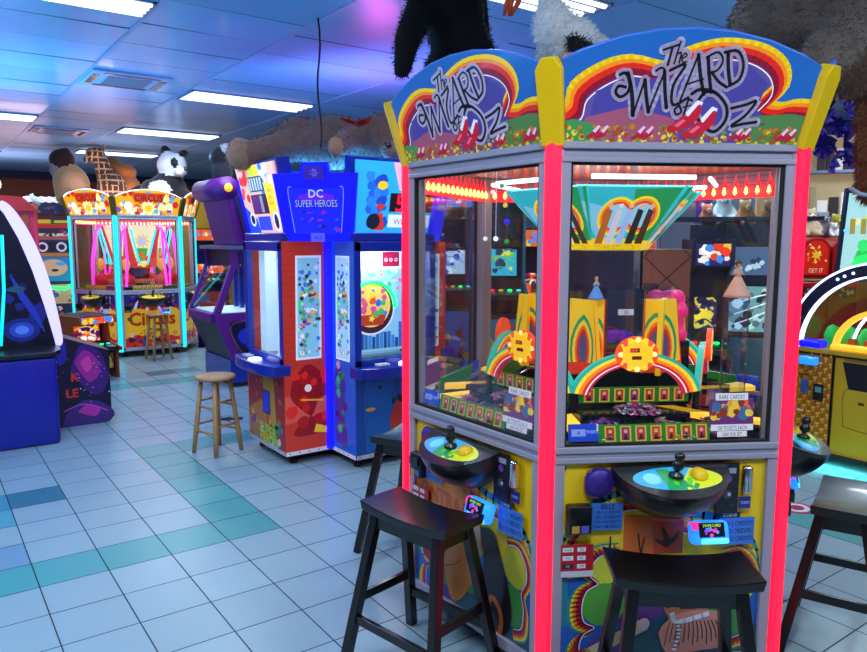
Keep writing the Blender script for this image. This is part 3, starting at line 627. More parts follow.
        for s in (-1, 1):
            w = Art([(-.085, 0), (.085, 0), (.05 if s > 0 else .085, .30), (-.05 if s < 0 else -.085, .30)], '#e8b81c', .02)
            [w.disc(-.02 * s, .10, r_, c_, ry=r_ * 1.9) for r_, c_ in ((.078, '#1c8a5c'), (.068, '#e8c020'), (.058, '#e0601c'), (.05, '#b81c20'), (.042, '#4c4870'))]; w.rect(-.085, 0, .085, .05, '#c83018'); w.stroke([(-.083, 0), (-.083, .3)], .007, '#d82818'); w.stroke([(.083, 0), (.052 if s > 0 else .083, .3)], .007, '#d82818')
            pcs.append(w.build('rainbow_panel', 'lit_low', root, rotz((s * .165, -.29, 1.08), sides[0]), (0, 0, sides[0])))
        bx = MB()
        bx.b2(-.075, .075, -.30, -.295, 1.15, 1.42).b2(-.075, -.071, -.295, -.2, 1.15, 1.42).b2(.071, .075, -.295, -.2, 1.15, 1.42); bxo = bx.build('prize_bin', 'acrylic', root, (0, 0, 0), (0, 0, sides[0])); pcs.append(bxo)
        tg = Art(rectout(-.032, -.012, .032, .012), '#e8e8ec', .002); tg.text(0, -.007, .02, '20', '#18181c'); tg.build('number_tag', 'print', bxo, (0, -.303, 1.33))
        # picture header, leaning out, wide at the top
        hd = Art([(-.10, 0), (.10, 0), (.23, .31), (-.23, .31)], '#28a8b8', .012)
        hd.poly([(-.10, 0), (.10, 0), (.13, .06), (-.13, .06)], '#e8c81c'); hd.poly([(0, .3), (.23, .31), (.14, .05), (.04, .05)], '#1c8a4c'); hd.poly([(-.22, .25), (-.1, .06), (-.04, .06), (.02, .18)], '#78b8d8')
        for r, c in ((.075, '#e8d41c'), (.066, '#e8881c'), (.057, '#d8381c'), (.048, '#88c0d8')):
            hd.disc(-.045, .17, r, c, ry=r * 1.25); hd.disc(.055, .175, r, c, ry=r * 1.25)
        for i, c in enumerate(('#a85c1c', '#c0c0d0', '#90b0e0', '#181c1c', '#3c2814')):
            x = -.085 + i * .042; hd.poly([(x - .02, .03), (x + .012, .03), (x + .018, .20), (x - .006, .21)], c); hd.disc(x + .007, .222, .011, '#d8a888' if c != '#c0c0d0' else '#d0d0d8', n=8)
        hd.poly([(-.11, 0), (.11, 0), (.12, .035), (-.12, .035)], '#e0c010'); hd.blobs(-.1, .0, .1, .03, 24, .003, .005, ['#a88408', '#c8a010'], 6)
        pcs.append(hd.build('header_picture', 'lit_mid', root, rotz((0, -.175, 1.575), sides[0]), (R(38), 0, sides[0])))
        tb = MB().tube([(-.2, -.44, 1.85), (.2, -.44, 1.85)], .009, 8).build('tube_light', 'white_led', root, (0, 0, 0), (0, 0, sides[0])); pcs.append(tb)
    else:
        ar = MB(); 
        for s in (-1, 1): ar.tube([(s * .32, -.5, .95), (s * .34, -.48, 1.3), (s * .28, -.45, 1.7), (s * .2, -.42, 1.8)], .018, 8)
        pcs.append(ar.build('glow_tube', 'violet_led', root, (0, 0, 0), (0, 0, sides[0])))
        w = Art([(-.14, 0), (.14, 0), (.26, .6), (-.26, .6)], '#b8382c', .02); w.poly([(-.06, .03), (.06, .03), (.2, .6), (-.2, .6)], '#e8d8b0'); w.star(0, .38, .12, '#f0c030', 9); w.disc(0, .38, .06, '#b8b8d8'); w.poly([(-.05, .1), (.05, .1), (.08, .28), (-.08, .28)], '#4c9a3c'); w.blobs(-.1, .02, .1, .2, 18, .02, .04, ['#e8501c', '#f0c81c', '#d81c2c'], 3)
        pcs.append(w.build('header_picture', 'lit_mid', root, rotz((0, -.3, 1.2), sides[0]), (R(8), 0, sides[0])))
        for s in (-1, 1): pcs.append(MB().tube([(s * .05, -.4, 1.25), (s * .17, -.46, 1.75)], .014, 8).build('cyan_tube', 'cyan_led', root, (0, 0, 0), (0, 0, sides[0])))
        bd = MB()
        for s in (-1, 1):
            bd.col('#c8201c').lathe([(.11, 0), (.11, .12), (.03, .16), (.02, .2)], 12, (s * .24, -.42, .96)); bd.col('#f0c020').ball((s * .24, -.42, 1.25), (.06, .04, .09), 10)
        pcs.append(bd.build('carousel_prize', 'lit_low', root, (0, 0, 0), (0, 0, sides[0])))
    colm = MB().prism(hexp(.17), .90, 1.58); colm.build('centre_column', 'column_metal', root)
    for k in range(1, 6):
        d = sides[k] - sides[0]
        for p_ in pcs:
            c = copy_tree(p_, root); c.location = rotz(p_.location, d); c.location.z = p_.location.z; c.rotation_euler.z = p_.rotation_euler.z + d
    # printed lower panels differ between sides
    arts = []
    for k in range(6):
        if k < 2: arts.append(base(1 - k).build('art_panel', 'print' if oz else 'lit_low', root, rotz((0, -AP + .003, 0), sides[k]), (0, 0, sides[k])))
        else:
            c = arts[k % 2].copy(); COL.objects.link(c); c.parent = root; c.location = rotz((0, -AP + .003, 0), sides[k]); c.rotation_euler = (0, 0, sides[k])
    # red lamp strip under the roof of the sides away from the camera
    for k in (3, 4, 5):
        s = MB().b2(-.39, .39, -AP + .03, -AP + .05, 1.81, 1.865); so = s.build('lamp_strip', 'red_strip' if oz else 'pink_strip', root, (0, 0, 0), (0, 0, sides[k]))
        bb = MB()
        for i in range(14):
            x = -.36 + i * .055; bb.lathe([(.0, 0), (.010, .012), (.006, .03), (.0, .045)], 6, (x, -AP + .06, 1.822))
        bb.build('bulbs', 'warm_led', so, (0, 0, 0), (0, 0, 0))
        sk = MB()
        for i in range(14): sk.lathe([(.010, 0), (.004, .025), (.0, .06)], 5, (-.36 + i * .055, -AP + .055, 1.862))
        sk.build('spires', 'red_led', so)
    return root, sides
mat('blue_rim', '#4a78d8', rough=.3, emit='#3058c0', es=.15)
mat('cap_gold', '#6a5a1c', rough=.4)
mat('purple_matte', '#3a2084', rough=.45)
mat('column_metal', '#6a5a70', rough=.2, metal=.8)
mat('red_strip', '#c01018', rough=.4, emit='#ff1020', es=1.6)
mat('pink_strip', '#c02060', rough=.4, emit='#ff60a0', es=1.2)
mat('reader_glow', '#2890e8', rough=.25, emit='#2070ff', es=1.6, var=.9, nscale=22)
OZC = (2.447, 2.132)
oz_root, oz_sides = coin_pusher('coin_pusher', 'big hexagonal coin pusher with pink corner lights and The Wizard of Oz rainbow signs', 'arcade machine', OZC, R(-90), 'pink_led', 'aluminium', marquee_oz, base_oz, deck_oz, 'oz', 'reader_glow')
circ_root, circ_sides = coin_pusher('coin_pusher', 'hexagonal circus coin pusher with cyan corner lights and yellow circus signs', 'arcade machine', (2.64, 11.06), R(-60), 'cyan_led', 'white_paint', marquee_circus, base_circus, deck_circus, 'circus', 'reader_glow')
# ================================================================== COMIC THEMED FOUR-PLAYER MACHINE
SHC = (2.77, 5.0)
mat('blue_sign', rough=.3, attr=True, es=.75, var=.04)
mat('backboard', '#c8dcec', rough=.4, emit='#b8e0ff', es=.75)  # emission stands in for bright light inside the window
def comic_front(red):
    a = Art(rectout(-.335, .07, .335, .66), '#b01c1c' if red else '#0c4aa0', .012)
    if red:
        a.poly([(-.335, .07), (.2, .07), (.1, .3), (-.1, .42), (-.335, .3)], '#c8741c'); a.poly([(-.05, .6), (.15, .6), (.2, .1), (-.02, .15)], '#d89a1c')
        a.blobs(-.32, .1, .3, .3, 40, .02, .045, ['#e8401c', '#f0c81c', '#3c8ac8', '#e8e0d0', '#8a1c6c', '#2a9a5c'], 21); a.blobs(-.3, .3, .3, .6, 12, .015, .04, ['#8a1010', '#e86048', '#d83a28'], 22)
        a.text(.02, .16, .11, 'SUPER', '#b8e020', rot=-3, bold=.03); a.text(.04, .10, .09, 'HEROES', '#d8e83c', rot=-3, bold=.03)
        a.rect(-.06, .32, .08, .50, '#10206c'); a.rect(-.045, .335, .065, .485, '#1838e8')
    else:
        a.rect(-.25, .12, -.04, .62, '#1460b0'); a.stroke([(-.25, .12), (-.04, .12), (-.04, .62), (-.25, .62), (-.25, .12)], .004, '#3a90d0')
        a.poly([(-.04, .22), (.05, .2), (.16, .26), (.28, .3), (.2, .42), (.1, .52), (.0, .46), (-.06, .34)], '#c82c1c'); a.blobs(-.04, .25, .2, .5, 16, .02, .04, ['#e8501c', '#1c3cb0', '#101830', '#c82c1c'], 23); a.disc(-.22, .42, .04, '#e8a01c', ry=.014); a.disc(-.14, .57, .014, '#101020')
        a.rect(.05, .54, .13, .65, '#c8d8f8'); a.rect(.2, .38, .33, .56, '#1c2ce0')
    a.rect(-.335, .07, .335, .10, '#c4c0c8')
    for i in range(8): a.disc(-.31 + i * .088, .085, .006, '#484450', n=6)
    return a
def comic_side(red):
    a = Art(rectout(0, .07, .36, 1.60), '#b83020' if red else '#0c50b8', .012)
    if red:
        for i in range(20): a.stroke([(.0, .72 + i * .045), (.36, .72 + i * .045)], .004, '#a0281c')
        a.poly([(.0, .5), (.36, .62), (.36, .36), (.0, .3)], '#c85040')
        a.poly(smooth_path([(.06, .62), (.16, .72), (.24, .70), (.33, .60), (.35, .50), (.26, .46), (.22, .36), (.12, .30), (.06, .22), (.16, .2), (.3, .22), (.33, .3), (.2, .34), (.1, .42), (.04, .5), (.06, .62)], 2), '#8a0c0c')
        a.blobs(.05, .3, .33, .65, 16, .03, .06, ['#c01410', '#a80e0c', '#d82018'], 25); a.disc(.18, .55, .028, '#e8d8d0'); a.poly([(.22, .22), (.34, .2), (.35, .24), (.24, .28)], '#e8b81c')
        a.stroke([(.12, .47), (.3, .45)], .012, '#e0a81c')
    else:
        a.poly(smooth_path([(.06, .15), (.05, .4), (.03, .55), (.08, .7), (.15, .72), (.22, .6), (.2, .4), (.24, .15), (.06, .15)], 3), '#3a2a88'); a.blobs(.06, .2, .22, .66, 14, .02, .05, ['#1c7a4c', '#5c1c8c', '#2a9a6c', '#401c70'], 26); a.disc(.12, .72, .03, '#b88a9c')
    a.poly([(.09, .76), (.29, .76), (.30, 1.5), (.10, 1.5)], '#e8ecf4'); a.poly([(.105, .775), (.275, .775), (.285, 1.485), (.115, 1.485)], '#88c8d8' if red else '#a8d0e8')
    a.disc(.2, 1.15, .085, '#18e078', ry=.12); a.disc(.21, 1.13, .07, '#7ab8d0', ry=.1)
    a.blobs(.12, .8, .28, 1.47, 110, .008, .022, ['#d83a5c', '#3c6ad8', '#e8e8f0', '#48a080', '#e8a83c', '#202850'], 27)
    a.rect(0, .07, .36, .10, '#c4c0c8')
    for i in range(5): a.disc(.03 + i * .075, .085, .006, '#484450', n=6)
    return a
def comic_sign(red):
    a = Art([(-.30, 0), (.30, 0), (.345, .49), (-.345, .49)], '#e8b8a8' if red else '#28a0e0', .03)
    if red:
        a.poly([(-.30, 0), (-.1, 0), (-.12, .1), (-.31, .2)], '#1c4cd8'); a.blobs(-.30, .25, -.18, .47, 12, .03, .05, ['#e8401c', '#d0281c'], 31); a.blobs(.1, .3, .3, .47, 14, .03, .05, ['#38a8e0', '#e8f0f8', '#2878d0'], 32)
        a.poly([(-.12, .40), (.08, .42), (.06, .48), (-.1, .48)], '#e0f01c'); a.rect(-.14, .3, .11, .41, '#203c4c')
        for i in range(5): a.rect(-.13 + i * .047, .31, -.10 + i * .047, .40, '#b8c8d8')
        a.rect(-.15, .14, .13, .28, '#3c0c38'); a.rect(-.13, .15, -.02, .27, '#5c2078'); a.rect(.0, .15, .05, .27, '#8c8ca0'); a.poly([(.14, .14), (.26, .16), (.28, .34), (.12, .36)], '#f0d81c')
        for i in range(3): a.text(.2, .285 - i * .045, .04, 'WIN' if i != 1 else 'BIG', '#c01818')
        a.rect(-.1, .02, .12, .12, '#2848d8'); a.disc(-.2, .1, .05, '#f0f0f8'); a.disc(-.2, .1, .035, '#0c2848'); a.disc(.22, .08, .05, '#e8f0f8', ry=.07); a.disc(.22, .08, .035, '#10304c', ry=.055)
    else:
        a.poly([(.02, .3), (.34, .28), (.345, .49), (-.05, .49)], '#e8a8b8'); a.blobs(-.24, .05, -.08, .4, 26, .03, .05, ['#1c5cc8', '#2878e0', '#1848b0'], 33); a.disc(-.12, .33, .04, '#e8c01c', ry=.03); a.poly([(-.16, .2), (-.08, .2), (-.12, .15)], '#d02c1c')
        a.poly([(-.18, .02), (-.08, .02), (-.1, .14), (-.2, .12)], '#c82818'); a.disc(-.17, .08, .055, '#10182c'); a.rect(.03, .3, .3, .39, '#b8d0b0')
        for i in range(3): a.rect(.045 + i * .08, .315, .1 + i * .08, .375, '#1c4c3c')
        a.rect(-.05, .15, .32, .28, '#200810'); a.text(.08, .152, .17, '50', '#ff1038', bold=.02); a.rect(-.05, .04, .30, .13, '#d8e0e8'); a.text(.09, .06, .06, 'WIN IT', '#3c6a88')
    return a
sh = thing('comic_prize_machine', 'blue and red four-sided prize machine with a glowing blue DC Super Heroes sign', 'arcade machine', (SHC[0], SHC[1], 0))
MB().b2(-.33, .33, -.69, .69, .06, .74).b2(-.69, .69, -.33, .33, .06, .74).build('cabinet', 'navy', sh)
cr_ = MB(); cr_.b2(-.34, .34, -.70, .70, 1.60, 1.66); cr_.b2(-.70, .70, -.34, .34, 1.601, 1.659); cr_.build('shoulder', 'blue_plastic', sh, bevel=.008)
mat('backboard', '#c8dcec', rough=.4, emit='#a8d0ff', es=.35)
MB().b2(-.24, .24, -.24, .24, .74, 1.60).build('core', 'backboard', sh)
for sx in (-1, 1):
    for sy in (-1, 1):
        for dx, dy in ((.62, .28), (.28, .62)):
            MB().lathe([(.03, 0), (.03, .02), (.012, .03), (.012, .07)], 10).build('foot', 'rubber', sh, (sx * dx, sy * dy, 0))
mat('disc_print', rough=.3, attr=True, es=.6, var=.04)
for k, phi in enumerate((R(-90), 0, R(90), R(180))):
    red = k % 2 == 0
    P = lambda v: rotz(v, phi)
    comic_front(red).build('front_panel', 'print', sh, P((0, -.705, 0)), (0, 0, phi))
    for s in (-1, 1):
        a = comic_side(red)
        # side panel: art x runs along the depth
        o = a.build('side_panel', 'lit_low', sh, P((s * .342, -.345 if s < 0 else -.705, 0)), (0, 0, phi + R(-90 if s < 0 else 90)))
    fr = MB()
    for s in (-1, 1): fr.b2(s * .29, s * .34, -.715, -.66, .73, 1.60)
    fr.b2(-.34, .34, -.715, -.66, .73, .78); fr.b2(-.34, .34, -.715, -.66, 1.53, 1.60)
    fr.build('window_frame', 'blue_plastic', sh, (0, 0, 0), (0, 0, phi), bevel=.006)
    MB().b2(-.29, .29, -.70, -.694, .78, 1.53).build('window_glass', 'glass', sh, (0, 0, 0), (0, 0, phi))
    dk = MB(); n = 14
    out = [(.36, -.66), (.36, -.78)] + [(.36 * math.cos(math.pi * j / n) if 0 < j < n else (.36 if j == 0 else -.36), -.78 - .07 * math.sin(math.pi * j / n)) for j in range(1, n)] + [(-.36, -.78), (-.36, -.66)]
    dk.prism(out[::-1], .655, .735); d_ = dk.build('control_desk', 'blue_plastic', sh, (0, 0, 0), (0, 0, phi), bevel=.012)
    MB().lathe([(.05, 0), (.05, .012), (.04, .018), (0, .02)], 20).build('button', 'ice_led', d_, (.02, -.79, .736)); MB().bevbox((-.16, -.77, .745), (.1, .06, .02), .008).build('keypad', 'white_paint', d_)
    MB().b2(-.29, .29, -.69, -.24, .745, .76).build('play_deck', 'dark_deck', sh, (0, 0, 0), (0, 0, phi))
    bd = Art(rectout(-.27, 0, .27, .78), '#8cc8e0', .01)
    bd.rect(-.27, .62, .27, .78, '#d8e8f0'); bd.rect(-.25, .64, -.1, .75, '#a01838'); bd.rect(.1, .64, .25, .75, '#a01838')
    for s in (-1, 1):
        for i in range(3): bd.disc(s * .175 + (i - 1) * .045, .69, .014, '#f0e0e8', n=10); bd.disc(s * .175 + (i - 1) * .045, .69, .009, '#a01838', n=8)
    bd.text(0, .68, .045, 'SUPER', '#1c78c8', sx=.8); bd.blobs(-.26, .45, .26, .62, 40, .015, .03, ['#e87898', '#78b8e0', '#e8e8f0', '#68c0a0', '#f0c0a8'], 41)
    for i in range(16): h = random.Random(i).uniform(.06, .2); bd.rect(-.27 + i * .034, .02, -.24 + i * .034, .02 + h, ['#2a6ab0', '#3c88c8', '#1c4c90'][i % 3])
    bd.disc(0, .33, .205, '#d8dce8', n=36); bd.disc(0, .33, .19, '#3a2030', n=36); bd.disc(0, .35, .165, '#e8c060', n=30, a0=0, a1=360); bd.poly([(-.13, .28), (.13, .28), (.10, .20), (-.10, .20)], '#b03c1c')
    bd.blobs(-.12, .26, .12, .46, 30, .015, .035, ['#3c7ad8', '#e8501c', '#3cb060', '#e8c83c', '#d84a8c'], 42); bd.star(0, .25, .03, '#f0c83c', 5)
    bo = bd.build('backboard', 'disc_print', sh, P((0, -.36 if not red else -.30, .77)), (0, 0, phi))
    g = MB().tube([(.20 * math.cos(R(t)), -.02, .33 + .20 * math.sin(R(t))) for t in range(0, 171, 10)], .013, 8); g.build('glow_arc', 'green_led', bo)
    if red:
        w = MB(); w.b2(-.27, -.16, -.62, -.5, .76, 1.53).b2(.0, .2, -.6, -.5, .76, 1.53); w.build('column', 'backboard', sh, (0, 0, 0), (0, 0, phi))
        MB().b2(-.13, -.04, -.5, -.46, .76, 1.5).build('blue_column', 'blue_plastic', sh, (0, 0, 0), (0, 0, phi))
    tp = comic_sign(red).build('sign', 'lit_mid', sh, P((0, -.66, 1.66)), (R(12), 0, phi))
    MB().slab([(-.325, -.01), (.325, -.01), (.37, .505), (-.37, .505)], .02, .12).build('sign_case', 'blue_plastic', tp)
# blue glowing corner pieces in the four notches
for k, phi in enumerate((R(-45), R(45), R(135), R(225))):
    P = lambda v: rotz(v, phi)
    MB().prism([(-.035, .03), (-.035, 0), (0, -.02), (.035, 0), (.035, .03)], .08, 1.66).build('corner_light', 'blue_led', sh, P((0, -.51, 0)), (0, 0, phi))
    s = Art([(-.245, 0), (.245, 0), (.30, .46), (.10, .46), (.09, .53), (-.09, .53), (-.10, .46), (-.30, .46)], '#0a12e8', .05)
    s.y -= .001; s.step = .0006
    s.poly([(-.16, .05), (.16, .05), (.19, .36), (-.19, .36)], '#1420f8', clip=False); s.stroke([(-.165, .06), (-.195, .34), (-.17, .37)], .006, '#6080ff', clip=False); s.stroke([(.165, .06), (.195, .34), (.17, .37)], .006, '#6080ff', clip=False)
    s.disc(0, .30, .13, '#5a18d8', ry=.03, clip=False); s.text(0, .30, .075, 'DC', '#a8b0f0', bold=.02); s.text(0, .235, .068, 'SUPER HEROES', '#0a0a30', sx=.66, bold=.05); s.text(0, .236, .068, 'SUPER HEROES', '#98a0d8', sx=.66)
    for i in range(12): rg = random.Random(i + 50); x, z = rg.uniform(-.13, .13), rg.uniform(.06, .2); s.poly([(x, z), (x + rg.uniform(.02, .06), z + .01), (x + .02, z + rg.uniform(.01, .04))], rg.choice(['#1c1470', '#6a20a0', '#a01c50', '#3048f8']), clip=False)
    s.poly([(-.05, .0), (.05, .0), (.05, .06), (-.05, .06)], '#4c50e8', clip=False); s.text(0, .015, .035, 'Pull', '#101060')
    s.rect(-.07, .42, .07, .51, '#2c1c90', clip=False); s.star(0, .465, .035, '#5c48c8', 7, .5, clip=False); s.text(0, .455, .03, 'DC', '#10082c', bold=.02)
    s.build('corner_sign', 'blue_sign', sh, P((0, -.70, 1.60)), (R(9), 0, phi)) if 'blue_sign' in MATS else None
# ================================================================== STOOLS
def saddle_stool(label, loc, ang, top=.625):
    """ang: direction of the long axis of the seat"""
    t = thing('saddle_stool', label, 'stool', (loc[0], loc[1], 0), ang, 'black wooden saddle stools around the coin pusher')
    n, m = 16, 6; a, b = .222, .108; vs = []
    for lay in (0, 1):
        for i in range(n + 1):
            for j in range(m + 1):
                x = -a + 2 * a * i / n; y = -b + 2 * b * j / m; dip = .022 * (1 - (x / a) ** 2)
                z = (top - dip) if lay == 0 else (top - .036 - dip * .75); k = 1 if lay == 0 else .97
                vs.append((x * k, y * k, z))
    k = (n + 1) * (m + 1); g = lambda l, i, j: l * k + i * (m + 1) + j; fs = []
    for i in range(n):
        for j in range(m): fs += [(g(0, i, j), g(0, i + 1, j), g(0, i + 1, j + 1), g(0, i, j + 1)), (g(1, i, j), g(1, i, j + 1), g(1, i + 1, j + 1), g(1, i + 1, j))]
        fs += [(g(0, i, 0), g(1, i, 0), g(1, i + 1, 0), g(0, i + 1, 0)), (g(0, i, m), g(0, i + 1, m), g(1, i + 1, m), g(1, i, m))]
    for j in range(m): fs += [(g(0, 0, j), g(0, 0, j + 1), g(1, 0, j + 1), g(1, 0, j)), (g(0, n, j), g(1, n, j), g(1, n, j + 1), g(0, n, j + 1))]
    MB().raw(vs, fs, False).build('seat', 'black_lacquer', t, bevel=.004)
    H0 = top - .045
    P = lambda sx, sy, z: Vector((sx * (.158 + (.228 - .158) * (1 - z / H0)), sy * (.075 + (.182 - .075) * (1 - z / H0)), z))
    def beam(p, q, w, d):
        p, q = Vector(p), Vector(q); ax = (q - p).normalized(); u = ax.cross(Vector((0, 0, 1))) if abs(ax.z) < .8 else Vector((0, 1, 0)).cross(ax); u.normalize(); v = ax.cross(u).normalized()
        vs = [c + u * sx * w / 2 + v * sy * d / 2 for c in (p, q) for sx, sy in ((-1, -1), (1, -1), (1, 1), (-1, 1))]
        return MB().raw(vs, [(0, 1, 2, 3), (7, 6, 5, 4), (0, 4, 5, 1), (1, 5, 6, 2), (2, 6, 7, 3), (3, 7, 4, 0)])
    for sx in (-1, 1):
        for sy in (-1, 1): beam(P(sx, sy, 0), P(sx, sy, H0), .036, .036).build('leg', 'black_lacquer', t, bevel=.003)
    for sy in (-1, 1):
        beam(P(-1, sy, .17), P(1, sy, .17), .02, .034).build('stretcher', 'black_lacquer', t, bevel=.002)
        beam(P(-1, sy, H0 - .03), P(1, sy, H0 - .03), .018, .05).build('apron', 'black_lacquer', t)
    for sx in (-1, 1):
        beam(P(sx, -1, .25), P(sx, 1, .25), .02, .034).build('stretcher', 'black_lacquer', t, bevel=.002)
        beam(P(sx, -1, H0 - .03), P(sx, 1, H0 - .03), .018, .05).build('apron', 'black_lacquer', t)
    return t
saddle_stool('black saddle stool before the left panel of the big coin pusher, nearest the tiles', (1.476, 2.127), R(101.3))
saddle_stool('black saddle stool in front of the panel with the orange sunset picture', (1.865, 1.275), R(-39.5))
saddle_stool('black saddle stool at the right edge of the photo, alone on the floor', (2.95, 1.275), R(20.2), .615)
saddle_stool('black saddle stool with green glow on its seat, behind the left pink corner light', (2.06, 3.085), R(30))
def round_stool(label, loc, ang, h=.60):
    t = thing('round_stool', label, 'stool', (loc[0], loc[1], 0), ang, 'round pine stools')
    MB().lathe([(0, h - .034), (.12, h - .034), (.146, h - .028), (.152, h - .016), (.146, h - .003), (.13, h), (0, h - .003)], 32).build('seat', 'pine', t)
    P = lambda k, z: Vector(((.10 + .075 * (1 - z / h)) * math.cos(R(45 + 90 * k)), (.10 + .075 * (1 - z / h)) * math.sin(R(45 + 90 * k)), z))
    for k in range(4): MB().tube([P(k, 0), P(k, .15), P(k, h - .03)], [.016, .019, .017], 10).build('leg', 'pine', t)
    for k in range(4):
        for z in ((.17, .36) if k % 2 else (.22, .40)): MB().tube([P(k, z), P((k + 1) % 4, z)], .0095, 8).build('rung', 'pine', t)
    return t
p = at(219, 452, 5.23)
round_stool('round pine stool standing alone on the tiles left of the comic machine', (1.795, 5.31), R(22), .595)
round_stool('round pine stool in front of the facing circus panel', (2.60, 9.93), R(10), .62)
round_stool('round pine stool at the left circus panel, partly behind the space machine', (1.72, 10.55), R(40), .62)
# ================================================================== PLUSH ANIMALS
def skin(els, voxel=.02, colour=None, sm=6):
    """one continuous body from overlapping ellipsoids / capsules: (centre, radii, colour, rot) or ('cap', p, q, r0, r1, colour)"""
    mb = MB(); src = []
    for e in els:
        if e[0] == 'cap':
            _, p, q, r0, r1, c = e; p, q = Vector(p), Vector(q); n = 6
            for i in range(n + 1): t = i / n; mb.ball(p.lerp(q, t), r0 + (r1 - r0) * t, 12)
            src.append(('cap', p, q, r0, r1, lin(c)))
        else:
            c, r, colr = e[:3]; rot = e[3] if len(e) > 3 else None; r = r if isinstance(r, (tuple, list)) else (r, r, r)
            mb.ball(c, r, 14, rot); src.append(('el', Vector(c), r, (rot.inverted() if rot else None), lin(colr)))
    me = mb.mesh('t'); o = bpy.data.objects.new('t', me); COL.objects.link(o)
    m = o.modifiers.new('r', 'REMESH'); m.mode = 'VOXEL'; m.voxel_size = voxel
    m2 = o.modifiers.new('s', 'SMOOTH'); m2.iterations = sm; m2.factor = .5
    dg = bpy.context.evaluated_depsgraph_get(); dg.update(); ne = bpy.data.meshes.new_from_object(o.evaluated_get(dg)); bpy.data.objects.remove(o)
    out = MB(); vs = [v.co.copy() for v in ne.vertices]; out.v = [tuple(v) for v in vs]
    def near(p):
        best = None
        for s in src:
            if s[0] == 'cap':
                ab = s[2] - s[1]; t = max(0, min(1, (p - s[1]).dot(ab) / max(ab.length_squared, 1e-9))); d = (p - s[1] - ab * t).length - (s[3] + (s[4] - s[3]) * t); c = s[5]
            else:
                q = p - s[1]; q = s[3] @ q if s[3] else q; r = s[2]
                k = math.sqrt((q.x / r[0]) ** 2 + (q.y / r[1]) ** 2 + (q.z / r[2]) ** 2); d = (k - 1) * min(r); c = s[4]
            if best is None or d < best[0] - 1e-5: best = (d, c)
        return best[1]
    for pl in ne.polygons:
        out.f.append(list(pl.vertices)); c = near(pl.center); out.c.append(colour(pl.center, c) if colour else c); out.m.append(0); out.sm.append(True)
    out._n = [(pl.center.copy(), pl.normal.copy()) for pl in ne.polygons]; return out
def furry(mb, n, length, seed=0, droop=.4, w=.004, colour=None):
    rg = random.Random(seed); P = mb._n; k = len(P); fc = list(mb.c)
    for _ in range(n):
        i = rg.randrange(k); c, nn = P[i]; d = (nn + Vector((rg.uniform(-.6, .6), rg.uniform(-.6, .6), rg.uniform(-.6, .4) - droop))).normalized()
        sd = d.cross(Vector((rg.uniform(-1, 1), rg.uniform(-1, 1), rg.uniform(-1, 1)))).normalized() * w; L = length * rg.uniform(.5, 1.2)
        off = Vector((rg.uniform(-.01, .01), rg.uniform(-.01, .01), rg.uniform(-.01, .01)))
        q = rg.uniform(.75, 1.25); mb.cc = tuple(x * q for x in fc[i]); mb.raw([c + off - sd - nn * .003, c + off + sd - nn * .003, c + off + d * L], [(0, 1, 2)], False)
    return mb
def eyes(parent, pts, r, c='black_plastic', name='eye'):
    for p in pts: MB().ball(p, r, 10).build(name, c, parent)
# --- lying brown bear on the comic machine
D = 5.45
def b(px, py, dd=0): return at(px, py, D + dd)
BR, BR2 = '#6e5046', '#8e6c58'
els = [(b(332, 143), (.30, .24, .20), BR, Matrix.Rotation(-YAW, 3, 'Z')), (b(297, 140), .165, BR), (b(365, 142), .16, BR),
       ('cap', b(292, 146, -.1), b(250, 155, -.15), .12, .10, BR), (b(240, 154, -.18), (.10, .10, .12), BR2), ('cap', b(300, 130, .25), b(258, 150, .3), .12, .10, BR),
       ('cap', b(352, 140, -.15), b(337, 146, -.36), .10, .075, BR), ('cap', b(352, 130, .2), b(340, 150, .35), .1, .08, BR),
       (b(384, 139, -.02), (.20, .19, .19), BR, Matrix.Rotation(-YAW, 3, 'Z')), (b(393, 151, -.17), (.095, .07, .07), BR2), (b(378, 121, -.02), (.07, .04, .06), BR), (b(404, 121, .1), (.07, .04, .06), BR)]
bt = thing('plush_bear', 'giant brown plush bear lying on top of the comic machine', 'stuffed animal', (SHC[0], SHC[1], 2.15))
def inv(mb, root):
    M = root.matrix_basis.inverted() if hasattr(root, 'matrix_basis') else Matrix.Identity(4)
    mb.v = [tuple(M @ Vector(v)) for v in mb.v]; return mb
inv(furry(skin(els, .024, sm=4), 9000, .02, 1, .2, .003), bt).build('body', 'fur', bt, fix=False)
inv(MB().ball(b(388, 145, -.245), (.035, .02, .022), 10), bt).build('nose', 'black_plastic', bt)
for e in (b(379, 136, -.19), b(399, 137, -.16)): inv(MB().ball(e, .014, 8), bt).build('eye', 'black_plastic', bt)
mat('paw_fabric', '#a5785c', rough=.9)
inv(MB().ball(b(336, 147, -.415), (.06, .035, .07), 12), bt).build('paw_pad', 'paw_fabric', bt)
rb = MB()
for s in (-1, 1): rb.raw([b(356, 122, -.12), b(356 + s * 16, 117, -.14), b(356 + s * 15, 126, -.12), b(356, 125, -.13), b(356 + s * 8, 119, -.17)], [(0, 1, 4), (1, 2, 4), (2, 3, 4), (0, 1, 2, 3)])
inv(rb, bt).build('ribbon', 'red_plastic', bt)
